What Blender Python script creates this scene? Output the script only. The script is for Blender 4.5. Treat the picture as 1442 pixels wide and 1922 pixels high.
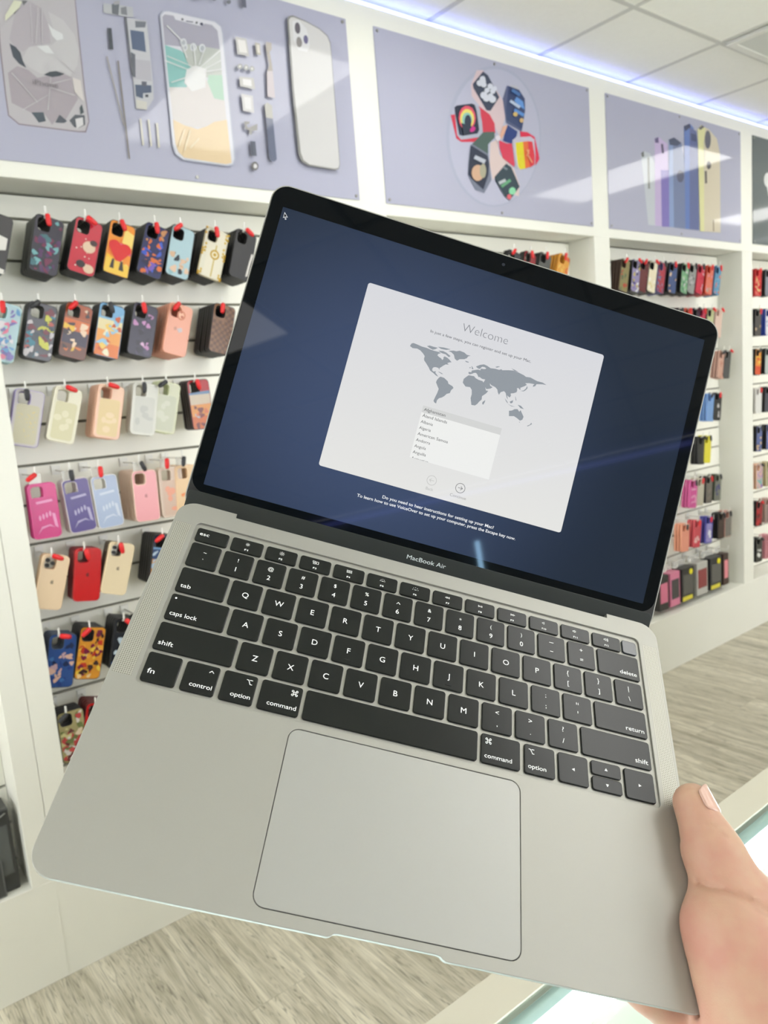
import bpy, bmesh, math, random
import numpy as np
from mathutils import Matrix, Vector
for o in list(bpy.data.objects): bpy.data.objects.remove(o)
SC = bpy.context.scene
COL = SC.collection
# ---------------------------------------------------------------- camera, world, exposure
CAMR=[[0.7822169, -0.156137, 0.6031235], [-0.6179888, -0.0718432, 0.7828975], [-0.0789089, -0.9851192, -0.1526878]]
LM=[[0.7738416, 0.6208775, -0.1252212], [-0.5263055, 0.5203383, -0.6724958], [-0.3523801, 0.5863098, 0.7294307]]
LT=[0.297428, 0.347309, 1.448856]
camd = bpy.data.cameras.new('camera'); cam = bpy.data.objects.new('camera', camd); COL.objects.link(cam)
camd.sensor_fit = 'VERTICAL'; camd.sensor_height = 36.0; camd.lens = 1431.0/1922*36.0
camd.clip_start = 0.01
camd.dof.use_dof = True; camd.dof.focus_distance = 0.45; camd.dof.aperture_fstop = 17.0
CAMH = 1.55445
m = Matrix.Identity(4)
for i in range(3):
    m[i][0] = CAMR[i][0]; m[i][1] = -CAMR[i][1]; m[i][2] = -CAMR[i][2]
m[2][3] = CAMH
cam.matrix_world = m
SC.camera = cam
w = bpy.data.worlds.new('world'); SC.world = w; w.use_nodes = True
w.node_tree.nodes['Background'].inputs[0].default_value = (0.96, 0.98, 1, 1)
w.node_tree.nodes['Background'].inputs[1].default_value = 5.2
vs = SC.view_settings
vs.view_transform = 'Standard'; vs.look = 'None'; vs.exposure = 0.62; vs.gamma = 1.0; vs.use_curve_mapping = False
PANEL = 3.7            # radiance of the ceiling light panels
PANELC = (1.0, 0.985, 0.95)
GAIN = 2.0**-vs.exposure   # screens and lettering with added glow keep their own brightness
PANELS = [(1.765, 1.135), (3.25, -1.2), (4.70, 1.135), (1.50, -0.75), (-1.195, -1.18), (-1.2, 1.135), (4.70, -1.2), (2.6, -3.3), (7.1, 1.135), (7.1, -1.2), (4.7, -3.3)]  # second panel is unseen, added to brighten the aisle and third bay side
# ---------------------------------------------------------------- outlines traced in metres on the wall plane / millimetres on the screen, and hook positions
MAP=[[(-44.56,130.1),(-44.03,131.98),(-42.84,132.62),(-40.76,132.46),(-37.22,131.99),(-34.16,132.06),(-31.33,131.72),(-29.26,131.66),(-27.91,131.72),(-25.88,131.82),(-24.4,131.41),(-25.9,130.61),(-26.28,129.46),(-25.08,128.79),(-23.6,128.37),(-22.51,127.5),(-21.92,128.54),(-22.29,129.29),(-21.66,130.17),(-19.86,129.85),(-18.29,129.11),(-16.4,127.79),(-17.51,127.45),(-18.98,126.49),(-17.77,125.82),(-19.73,125.41),(-21.22,123.92),(-22.13,122.79),(-22.89,122.05),(-22.71,120.83),(-23.59,121.84),(-25.32,121.9),(-26.57,121.46),(-27.2,120.58),(-27.08,119.24),(-25.86,118.75),(-24.68,119.45),(-24.64,118.26),(-23.59,117.54),(-22.17,116.42),(-23.98,116.81),(-25.57,117.64),(-28.25,118.72),(-29.74,120.5),(-32.0,122.57),(-33.52,123.83),(-33.95,125.07),(-33.92,126.63),(-35.49,128.05),(-37.53,129.32),(-39.72,129.86),(-41.34,129.54),(-42.64,129.31)],[(-34.14,133.27),(-32.64,134.08),(-29.89,134.05),(-27.19,134.18),(-28.55,132.84),(-30.05,132.04),(-32.22,132.48)],[(-27.35,134.82),(-23.41,135.5),(-18.97,135.64),(-21.76,134.45),(-25.11,134.12)],[(-26.41,132.52),(-23.48,133.17),(-21.34,132.85),(-18.04,131.43),(-18.99,130.46),(-21.36,131.64),(-23.76,131.6),(-25.24,132.01)],[(-20.32,134.2),(-17.18,135.39),(-15.15,135.52),(-13.33,136.49),(-10.15,136.24),(-8.17,135.29),(-5.77,135.39),(-7.12,134.57),(-7.63,133.2),(-9.06,132.07),(-11.95,131.2),(-13.29,129.76),(-15.07,130.61),(-16.18,132.86),(-18.19,133.98)],[(-8.17,131.31),(-5.92,131.29),(-6.45,130.68),(-7.66,130.66)],[(-23.36,119.67),(-21.25,119.45),(-19.74,118.93),(-20.54,118.73),(-22.58,119.29)],[(-20.92,116.9),(-18.5,116.83),(-15.73,115.42),(-14.83,113.97),(-12.07,113.25),(-11.07,112.34),(-12.2,110.47),(-12.53,108.48),(-14.32,107.44),(-15.53,105.54),(-16.75,104.32),(-18.38,103.33),(-19.31,101.69),(-19.27,99.58),(-20.56,99.95),(-21.33,100.92),(-20.85,103.63),(-20.32,106.17),(-20.04,109.0),(-21.34,110.67),(-22.78,112.64),(-22.57,114.07),(-21.84,115.83)],[(-3.73,123.0),(-0.26,123.37),(1.09,122.44),(3.22,121.96),(5.92,121.88),(7.44,120.33),(9.5,116.72),(11.0,116.95),(9.98,114.87),(7.92,112.49),(8.25,110.37),(6.96,108.44),(6.25,106.91),(5.07,105.46),(2.72,105.12),(1.13,109.16),(1.19,111.83),(0.49,114.5),(-0.97,115.84),(-3.96,115.39),(-6.25,117.37),(-6.23,119.81),(-4.75,121.8)],[(9.33,107.59),(9.09,108.85),(10.61,110.71),(10.62,109.3),(10.1,107.51)],[(-4.26,124.17),(-4.26,125.05),(-2.56,125.34),(-2.62,126.43),(-0.46,127.53),(1.14,128.23),(2.93,128.23),(2.54,128.87),(3.26,129.53),(4.37,129.56),(5.62,129.93),(6.11,130.61),(4.67,130.98),(3.18,130.71),(2.09,128.87),(0.72,129.0),(-0.66,129.69),(1.63,131.5),(4.04,132.57),(6.36,132.25),(8.81,131.42),(11.81,131.97),(14.49,132.01),(15.64,132.8),(16.42,132.37),(20.39,133.56),(23.38,134.23),(27.05,133.99),(30.84,133.33),(32.37,132.67),(35.42,133.13),(40.23,132.1),(43.82,132.27),(46.76,131.48),(44.11,131.15),(40.29,130.1),(39.76,128.6),(38.39,127.74),(38.34,128.85),(39.02,129.72),(35.49,129.34),(32.96,128.59),(34.28,127.87),(33.02,126.6),(30.56,124.75),(31.09,123.57),(30.41,123.59),(29.56,124.23),(28.52,123.92),(29.05,122.74),(28.95,121.37),(27.43,120.25),(25.39,119.43),(25.97,118.04),(25.4,116.76),(24.15,117.28),(23.48,117.75),(24.6,115.18),(23.52,116.2),(22.15,118.91),(20.84,119.64),(18.91,118.4),(18.3,116.44),(17.35,117.49),(16.4,119.44),(14.78,120.51),(12.9,120.84),(11.96,121.01),(10.6,121.94),(11.44,120.41),(13.11,120.02),(12.08,118.82),(9.49,117.61),(7.97,119.16),(6.63,121.2),(6.93,122.31),(7.23,123.38),(5.13,123.2),(4.14,123.57),(3.38,123.92),(2.55,123.67),(1.54,125.01),(0.44,125.8),(-0.8,125.43),(-1.7,124.62),(-3.25,123.72)],[(-3.53,129.05),(-2.85,129.03),(-1.72,127.59),(-2.87,127.38),(-2.98,128.33)],[(-4.57,127.94),(-3.89,128.41),(-3.72,127.75),(-4.36,127.47)],[(31.19,122.84),(33.09,123.71),(34.24,125.39),(34.65,127.3),(35.24,125.91),(34.32,124.21),(33.23,123.17)],[(26.11,114.21),(28.13,115.78),(28.06,113.98),(26.99,113.22)],[(22.44,115.53),(24.9,113.49),(25.26,112.62),(23.69,113.81)],[(25.16,112.46),(27.29,112.06),(30.47,111.93),(27.86,111.61)],[(28.81,118.74),(30.12,116.28),(29.81,115.92),(28.96,117.81)],[(31.58,113.77),(33.86,113.68),(36.28,112.16),(34.04,112.09)],[(27.12,108.37),(28.95,109.13),(30.41,110.44),(32.29,111.0),(33.77,109.65),(34.34,110.93),(37.29,107.34),(36.93,105.24),(35.6,104.27),(33.31,105.29),(31.11,105.98),(27.97,105.07)],[(35.15,103.39),(35.81,103.45),(35.73,102.89)],[(40.91,102.4),(42.54,103.62),(43.08,105.03),(43.8,104.34),(41.93,102.47),(41.12,102.1)],[(11.51,133.13),(13.08,134.0),(14.49,134.11),(12.47,132.88)],[(21.75,135.31),(24.56,134.9),(27.08,134.22),(24.29,134.19)],[(-8.31,131.17),(-5.88,131.24),(-5.85,130.8),(-7.29,130.68)]]
POST1=[((150,140,148),[(0.777,2.64),(0.774,2.54),(0.771,2.403),(0.772,2.33),(0.759,2.3),(0.738,2.298),(0.592,2.296),(0.569,2.314),(0.569,2.361),(0.572,2.465),(0.582,2.595)]),((198,194,200),[(0.775,2.64),(0.771,2.539),(0.768,2.403),(0.769,2.329),(0.757,2.304),(0.738,2.301),(0.593,2.299),(0.572,2.316),(0.572,2.362),(0.575,2.465),(0.585,2.596)]),((178,170,178),[(0.608,2.437),(0.634,2.432),(0.653,2.417),(0.672,2.424),(0.722,2.438),(0.74,2.434),(0.74,2.407),(0.75,2.383),(0.709,2.323),(0.696,2.335),(0.674,2.307),(0.659,2.33),(0.625,2.33),(0.582,2.346),(0.583,2.416)]),((190,184,192),[(0.632,2.576),(0.661,2.598),(0.688,2.587),(0.699,2.551),(0.698,2.507),(0.664,2.496),(0.646,2.489),(0.626,2.473),(0.609,2.481),(0.598,2.497),(0.616,2.55)]),((206,204,208),[(0.702,2.584),(0.738,2.571),(0.762,2.541),(0.768,2.503),(0.759,2.465),(0.736,2.435),(0.715,2.446),(0.665,2.428),(0.638,2.438),(0.621,2.454),(0.642,2.487),(0.664,2.495),(0.699,2.503),(0.714,2.517)]),((90,96,106),[(0.597,2.487),(0.61,2.482),(0.62,2.471),(0.623,2.452),(0.629,2.436),(0.613,2.443),(0.601,2.457)]),((86,92,100),[(0.67,2.427),(0.685,2.437),(0.702,2.442),(0.723,2.439),(0.709,2.431),(0.69,2.425)]),((95,104,114),[(0.626,2.33),(0.656,2.335),(0.659,2.314),(0.641,2.308),(0.634,2.319)]),((98,102,112),[(0.682,2.314),(0.696,2.335),(0.713,2.322),(0.705,2.316)]),((104,108,116),[(0.719,2.324),(0.736,2.341),(0.761,2.343),(0.759,2.319),(0.741,2.309),(0.73,2.309)]),((92,100,106),[(0.75,2.36),(0.757,2.37),(0.76,2.35),(0.75,2.343)]),((120,120,124),[(0.641,2.595),(0.655,2.597),(0.643,2.584)]),((120,122,124),[(0.612,2.56),(0.632,2.576),(0.619,2.559)]),((228,230,232),[(0.697,2.554),(0.707,2.544),(0.731,2.536),(0.731,2.524),(0.714,2.517),(0.704,2.526)]),((226,228,230),[(0.662,2.493),(0.69,2.5),(0.703,2.483),(0.682,2.481)]),((222,216,214),[(0.742,2.433),(0.762,2.429),(0.764,2.378),(0.756,2.384),(0.742,2.399)]),((226,228,206),[(0.622,2.591),(0.641,2.592),(0.632,2.576),(0.605,2.548),(0.594,2.537),(0.596,2.551)]),((220,218,222),[(0.735,2.33),(0.755,2.337),(0.754,2.318),(0.735,2.306)]),((210,206,212),[(0.686,2.425),(0.667,2.342),(0.669,2.342),(0.687,2.425)]),((210,206,212),[(0.684,2.406),(0.737,2.428),(0.737,2.429),(0.684,2.408)]),((210,206,212),[(0.682,2.397),(0.741,2.388),(0.741,2.39),(0.683,2.399)]),((210,206,212),[(0.673,2.379),(0.605,2.333),(0.606,2.332),(0.673,2.378)]),((210,206,212),[(0.66,2.594),(0.651,2.497),(0.653,2.498),(0.661,2.594)]),((210,206,212),[(0.676,2.586),(0.66,2.499),(0.662,2.5),(0.678,2.586)]),((210,206,212),[(0.686,2.585),(0.675,2.502),(0.677,2.502),(0.688,2.585)]),((210,206,212),[(0.696,2.471),(0.673,2.439),(0.675,2.438),(0.697,2.471)]),((210,206,212),[(0.705,2.479),(0.748,2.444),(0.749,2.446),(0.706,2.481)]),((210,206,212),[(0.591,2.416),(0.644,2.355),(0.645,2.357),(0.592,2.418)]),((196,198,204),[(0.849,2.635),(0.929,2.644),(0.928,2.618),(0.904,2.614),(0.845,2.611)]),((120,124,132),[(0.871,2.637),(0.894,2.651),(0.886,2.613),(0.869,2.614)]),((140,142,150),[(0.895,2.634),(0.911,2.641),(0.911,2.619),(0.894,2.618)]),((180,180,186),[(0.878,2.646),(0.894,2.652),(0.894,2.643),(0.877,2.637)]),((204,205,212),[(0.904,2.612),(0.965,2.616),(0.962,2.459),(0.959,2.415),(0.934,2.382),(0.904,2.38),(0.907,2.52)]),((104,116,142),[(0.914,2.583),(0.953,2.586),(0.952,2.534),(0.913,2.534)]),((130,134,144),[(0.931,2.609),(0.963,2.614),(0.958,2.598),(0.93,2.592)]),((192,190,200),[(0.909,2.509),(0.961,2.513),(0.959,2.46),(0.908,2.458)]),((118,122,132),[(0.908,2.526),(0.92,2.522),(0.913,2.462),(0.904,2.463)]),((100,110,132),[(0.909,2.443),(0.956,2.449),(0.954,2.43),(0.929,2.424),(0.927,2.41),(0.908,2.413)]),((110,112,124),[(0.929,2.455),(0.944,2.456),(0.941,2.444),(0.928,2.444)]),((90,92,100),[(0.935,2.422),(0.944,2.423),(0.943,2.416),(0.934,2.415)]),((216,214,208),[(0.907,2.404),(0.937,2.403),(0.934,2.382),(0.906,2.382)]),((120,122,130),[(0.902,2.613),(0.908,2.613),(0.906,2.466),(0.902,2.466)]),((92,96,104),[(0.851,2.574),(0.862,2.576),(0.86,2.522),(0.849,2.521)]),((170,166,160),[(0.838,2.501),(0.862,2.331),(0.865,2.332),(0.841,2.502)]),((140,134,128),[(0.867,2.495),(0.865,2.244),(0.869,2.245),(0.871,2.497)]),((214,210,196),[(0.91,2.355),(0.909,2.285),(0.914,2.287),(0.915,2.356)]),((214,210,196),[(0.933,2.356),(0.932,2.285),(0.937,2.287),(0.938,2.357)]),((214,210,196),[(0.956,2.35),(0.954,2.285),(0.96,2.286),(0.962,2.351)]),((196,200,216),[(1.004,2.639),(1.016,2.652),(1.032,2.656),(1.175,2.66),(1.193,2.65),(1.197,2.63),(1.195,2.284),(1.186,2.266),(1.165,2.259),(1.025,2.26),(1.003,2.274),(0.998,2.297)]),((226,226,236),[(1.008,2.638),(1.018,2.65),(1.032,2.654),(1.173,2.657),(1.19,2.648),(1.193,2.629),(1.19,2.283),(1.183,2.268),(1.165,2.262),(1.026,2.263),(1.007,2.276),(1.001,2.299)]),((178,176,192),[(1.011,2.636),(1.019,2.644),(1.046,2.646),(1.05,2.637),(1.127,2.636),(1.14,2.646),(1.163,2.647),(1.179,2.635),(1.181,2.581),(1.142,2.565),(1.074,2.57),(1.009,2.563)]),((150,200,198),[(1.009,2.563),(1.056,2.557),(1.091,2.537),(1.061,2.461),(1.008,2.452)]),((198,202,198),[(1.059,2.578),(1.182,2.585),(1.178,2.511),(1.098,2.491),(1.07,2.533)]),((182,214,196),[(1.135,2.507),(1.179,2.514),(1.177,2.444),(1.145,2.445),(1.124,2.471)]),((222,216,216),[(1.008,2.452),(1.061,2.461),(1.121,2.507),(1.145,2.445),(1.178,2.444),(1.178,2.391),(1.137,2.379),(1.096,2.358),(1.047,2.351),(1.008,2.367)]),((236,212,176),[(1.008,2.367),(1.041,2.356),(1.081,2.351),(1.11,2.363),(1.137,2.379),(1.179,2.391),(1.18,2.27),(1.161,2.264),(1.029,2.267),(1.013,2.281),(1.007,2.304)]),((232,232,234),[(1.067,2.509),(1.096,2.526),(1.13,2.521),(1.12,2.471),(1.076,2.452),(1.055,2.472)]),((120,120,136),[(1.081,2.638),(1.103,2.64),(1.104,2.643),(1.082,2.641)]),((110,110,120),[(1.075,2.643),(1.074,2.641),(1.073,2.64),(1.071,2.639),(1.07,2.638),(1.068,2.639),(1.067,2.64),(1.067,2.641),(1.068,2.643),(1.069,2.644),(1.07,2.645),(1.072,2.645),(1.073,2.645),(1.074,2.644)]),((110,110,120),[(1.118,2.643),(1.117,2.642),(1.116,2.64),(1.114,2.639),(1.113,2.639),(1.111,2.639),(1.11,2.64),(1.11,2.641),(1.111,2.643),(1.112,2.644),(1.114,2.645),(1.115,2.646),(1.117,2.645),(1.118,2.644)]),((90,90,110),[(1.134,2.643),(1.134,2.641),(1.132,2.639),(1.13,2.638),(1.128,2.638),(1.126,2.638),(1.125,2.639),(1.124,2.641),(1.125,2.643),(1.127,2.645),(1.129,2.646),(1.131,2.646),(1.133,2.646),(1.134,2.645)]),((225,228,234),[(1.078,2.57),(1.076,2.565),(1.073,2.561),(1.068,2.558),(1.064,2.557),(1.06,2.558),(1.058,2.561),(1.057,2.566),(1.059,2.571),(1.062,2.576),(1.067,2.579),(1.071,2.58),(1.075,2.578),(1.077,2.575)]),((186,190,200),[(1.074,2.569),(1.073,2.566),(1.071,2.563),(1.068,2.561),(1.065,2.561),(1.063,2.562),(1.061,2.564),(1.061,2.567),(1.062,2.57),(1.064,2.573),(1.067,2.575),(1.07,2.576),(1.072,2.575),(1.073,2.572)]),((225,228,234),[(1.106,2.576),(1.104,2.57),(1.101,2.566),(1.096,2.563),(1.091,2.562),(1.088,2.563),(1.085,2.567),(1.085,2.572),(1.086,2.577),(1.09,2.581),(1.094,2.584),(1.099,2.585),(1.103,2.584),(1.105,2.58)]),((186,190,200),[(1.101,2.575),(1.1,2.572),(1.098,2.569),(1.096,2.567),(1.093,2.566),(1.091,2.567),(1.089,2.569),(1.089,2.572),(1.09,2.576),(1.092,2.579),(1.095,2.58),(1.097,2.581),(1.1,2.58),(1.101,2.578)]),((225,228,234),[(1.134,2.578),(1.132,2.573),(1.128,2.568),(1.124,2.565),(1.119,2.564),(1.115,2.566),(1.113,2.569),(1.112,2.574),(1.114,2.579),(1.117,2.584),(1.122,2.587),(1.127,2.588),(1.131,2.586),(1.133,2.583)]),((186,190,200),[(1.129,2.577),(1.128,2.574),(1.126,2.571),(1.123,2.569),(1.121,2.569),(1.118,2.57),(1.117,2.572),(1.117,2.575),(1.118,2.578),(1.12,2.581),(1.122,2.583),(1.125,2.583),(1.128,2.583),(1.129,2.58)]),((225,228,234),[(1.076,2.582),(1.074,2.576),(1.071,2.572),(1.066,2.569),(1.062,2.568),(1.058,2.569),(1.056,2.573),(1.055,2.578),(1.057,2.583),(1.06,2.587),(1.065,2.59),(1.069,2.591),(1.073,2.59),(1.075,2.586)]),((186,190,200),[(1.072,2.581),(1.071,2.578),(1.069,2.575),(1.066,2.573),(1.063,2.572),(1.061,2.573),(1.06,2.575),(1.059,2.578),(1.06,2.582),(1.062,2.584),(1.065,2.586),(1.068,2.587),(1.07,2.586),(1.072,2.584)]),((232,234,236),[(1.102,2.515),(1.181,2.58),(1.179,2.582),(1.101,2.516)]),((232,234,236),[(1.116,2.514),(1.18,2.553),(1.179,2.555),(1.115,2.516)]),((232,234,236),[(1.129,2.513),(1.179,2.528),(1.179,2.531),(1.129,2.516)]),((232,234,236),[(1.098,2.527),(1.098,2.58),(1.094,2.579),(1.094,2.526)]),((232,234,236),[(1.089,2.52),(1.011,2.535),(1.009,2.533),(1.088,2.518)]),((232,234,236),[(1.077,2.509),(1.003,2.522),(1.001,2.519),(1.076,2.507)]),((232,234,236),[(1.019,2.613),(1.061,2.581),(1.064,2.583),(1.022,2.615)]),((232,234,236),[(1.078,2.495),(1.014,2.466),(1.015,2.464),(1.079,2.492)]),((232,234,236),[(1.072,2.54),(1.063,2.574),(1.06,2.572),(1.069,2.539)]),((232,234,236),[(1.108,2.528),(1.131,2.574),(1.128,2.575),(1.105,2.529)]),((242,228,200),[(1.037,2.345),(1.014,2.297),(1.018,2.296),(1.041,2.344)]),((242,228,200),[(1.054,2.344),(1.029,2.286),(1.034,2.286),(1.058,2.343)]),((242,228,200),[(1.08,2.327),(1.048,2.296),(1.051,2.293),(1.083,2.324)]),((192,190,190),[(1.234,2.629),(1.271,2.63),(1.275,2.582),(1.235,2.581)]),((222,220,218),[(1.24,2.622),(1.266,2.624),(1.269,2.59),(1.243,2.588)]),((176,172,160),[(1.3,2.626),(1.316,2.626),(1.316,2.593),(1.3,2.593)]),((214,208,200),[(1.305,2.621),(1.314,2.622),(1.313,2.598),(1.305,2.598)]),((176,168,160),[(1.338,2.635),(1.357,2.636),(1.356,2.618),(1.348,2.608),(1.352,2.567),(1.352,2.478),(1.325,2.477),(1.33,2.545),(1.342,2.571),(1.336,2.614)]),((206,196,202),[(1.332,2.552),(1.352,2.555),(1.352,2.478),(1.325,2.477)]),((200,198,196),[(1.233,2.518),(1.282,2.523),(1.284,2.491),(1.233,2.491)]),((230,228,230),[(1.244,2.514),(1.273,2.516),(1.273,2.498),(1.244,2.497)]),((212,210,212),[(1.234,2.471),(1.273,2.471),(1.272,2.422),(1.235,2.423)]),((226,225,228),[(1.242,2.463),(1.265,2.464),(1.264,2.43),(1.243,2.431)]),((150,148,146),[(1.234,2.393),(1.253,2.395),(1.252,2.389),(1.241,2.384),(1.247,2.376),(1.27,2.388),(1.279,2.392),(1.277,2.374),(1.259,2.369),(1.256,2.358),(1.249,2.358),(1.248,2.37),(1.236,2.372)]),((110,114,128),[(1.248,2.339),(1.266,2.34),(1.266,2.298),(1.248,2.298)]),((130,128,128),[(1.269,2.27),(1.267,2.264),(1.263,2.259),(1.258,2.256),(1.252,2.256),(1.248,2.258),(1.245,2.262),(1.244,2.267),(1.246,2.273),(1.25,2.278),(1.255,2.281),(1.261,2.281),(1.265,2.279),(1.268,2.275)]),((224,222,226),[(1.264,2.269),(1.263,2.265),(1.26,2.263),(1.258,2.261),(1.255,2.261),(1.252,2.262),(1.251,2.264),(1.251,2.267),(1.252,2.271),(1.254,2.273),(1.256,2.275),(1.259,2.275),(1.262,2.274),(1.263,2.272)]),((188,186,180),[(1.311,2.451),(1.321,2.46),(1.337,2.453),(1.336,2.415),(1.311,2.415)]),((118,124,146),[(1.311,2.415),(1.336,2.415),(1.336,2.297),(1.327,2.289),(1.314,2.29),(1.31,2.303)]),((150,150,148),[(1.421,2.714),(1.428,2.726),(1.443,2.732),(1.49,2.726),(1.54,2.715),(1.57,2.7),(1.58,2.68),(1.58,2.643),(1.577,2.309),(1.571,2.294),(1.554,2.289),(1.453,2.291),(1.427,2.301),(1.418,2.322),(1.416,2.506)]),((216,215,216),[(1.427,2.714),(1.434,2.723),(1.445,2.727),(1.49,2.723),(1.539,2.712),(1.568,2.697),(1.577,2.678),(1.578,2.642),(1.575,2.309),(1.569,2.297),(1.554,2.293),(1.456,2.295),(1.435,2.306),(1.427,2.326),(1.423,2.508)]),((226,226,230),[(1.44,2.715),(1.463,2.723),(1.491,2.702),(1.498,2.655),(1.484,2.634),(1.453,2.634),(1.437,2.661)]),((110,106,116),[(1.467,2.701),(1.466,2.693),(1.464,2.687),(1.459,2.682),(1.454,2.681),(1.45,2.683),(1.447,2.688),(1.446,2.695),(1.447,2.702),(1.45,2.709),(1.454,2.713),(1.459,2.715),(1.463,2.713),(1.466,2.708)]),((150,146,146),[(1.469,2.66),(1.468,2.653),(1.465,2.647),(1.46,2.643),(1.455,2.642),(1.451,2.643),(1.448,2.648),(1.447,2.654),(1.448,2.661),(1.451,2.668),(1.455,2.672),(1.46,2.673),(1.464,2.671),(1.467,2.667)]),((120,116,150),[(1.493,2.673),(1.492,2.667),(1.49,2.662),(1.486,2.658),(1.482,2.657),(1.479,2.659),(1.476,2.663),(1.475,2.668),(1.476,2.674),(1.478,2.679),(1.482,2.682),(1.486,2.683),(1.489,2.682),(1.492,2.678)]),((170,172,168),[(1.247,2.548),(1.245,2.545),(1.243,2.542),(1.239,2.539),(1.235,2.539),(1.232,2.54),(1.23,2.542),(1.23,2.545),(1.231,2.549),(1.234,2.552),(1.237,2.554),(1.241,2.554),(1.244,2.554),(1.246,2.551)]),((226,224,224),[(1.242,2.547),(1.241,2.546),(1.24,2.544),(1.239,2.543),(1.237,2.543),(1.235,2.543),(1.234,2.544),(1.234,2.546),(1.235,2.547),(1.236,2.549),(1.238,2.55),(1.239,2.55),(1.241,2.55),(1.242,2.549)]),((170,172,168),[(1.268,2.549),(1.266,2.546),(1.264,2.542),(1.26,2.54),(1.256,2.54),(1.253,2.541),(1.251,2.543),(1.251,2.546),(1.252,2.549),(1.254,2.553),(1.258,2.555),(1.262,2.555),(1.265,2.554),(1.267,2.552)]),((226,224,224),[(1.263,2.548),(1.262,2.547),(1.261,2.545),(1.259,2.544),(1.258,2.544),(1.256,2.544),(1.255,2.545),(1.255,2.547),(1.256,2.548),(1.257,2.55),(1.259,2.551),(1.26,2.551),(1.262,2.551),(1.263,2.55)]),((170,172,168),[(1.287,2.549),(1.286,2.545),(1.283,2.542),(1.279,2.54),(1.275,2.54),(1.272,2.54),(1.27,2.543),(1.27,2.546),(1.271,2.549),(1.274,2.553),(1.277,2.555),(1.281,2.555),(1.284,2.554),(1.286,2.552)]),((226,224,224),[(1.282,2.548),(1.282,2.547),(1.28,2.545),(1.279,2.544),(1.277,2.544),(1.275,2.544),(1.275,2.545),(1.274,2.547),(1.275,2.548),(1.276,2.55),(1.278,2.551),(1.28,2.551),(1.281,2.551),(1.282,2.55)]),((110,112,128),[(1.264,2.738),(1.28,2.739),(1.28,2.716),(1.265,2.715)]),((120,122,134),[(1.183,2.72),(1.182,2.717),(1.18,2.714),(1.176,2.712),(1.173,2.711),(1.17,2.712),(1.168,2.713),(1.167,2.716),(1.168,2.719),(1.171,2.721),(1.174,2.723),(1.178,2.724),(1.181,2.724),(1.183,2.722)]),((130,132,140),[(1.229,2.72),(1.228,2.717),(1.226,2.715),(1.222,2.713),(1.219,2.712),(1.216,2.713),(1.215,2.714),(1.214,2.717),(1.215,2.72),(1.218,2.722),(1.221,2.724),(1.224,2.725),(1.227,2.725),(1.229,2.723)]),((130,130,140),[(1.112,2.709),(1.148,2.72),(1.147,2.711),(1.115,2.701)])]
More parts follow.
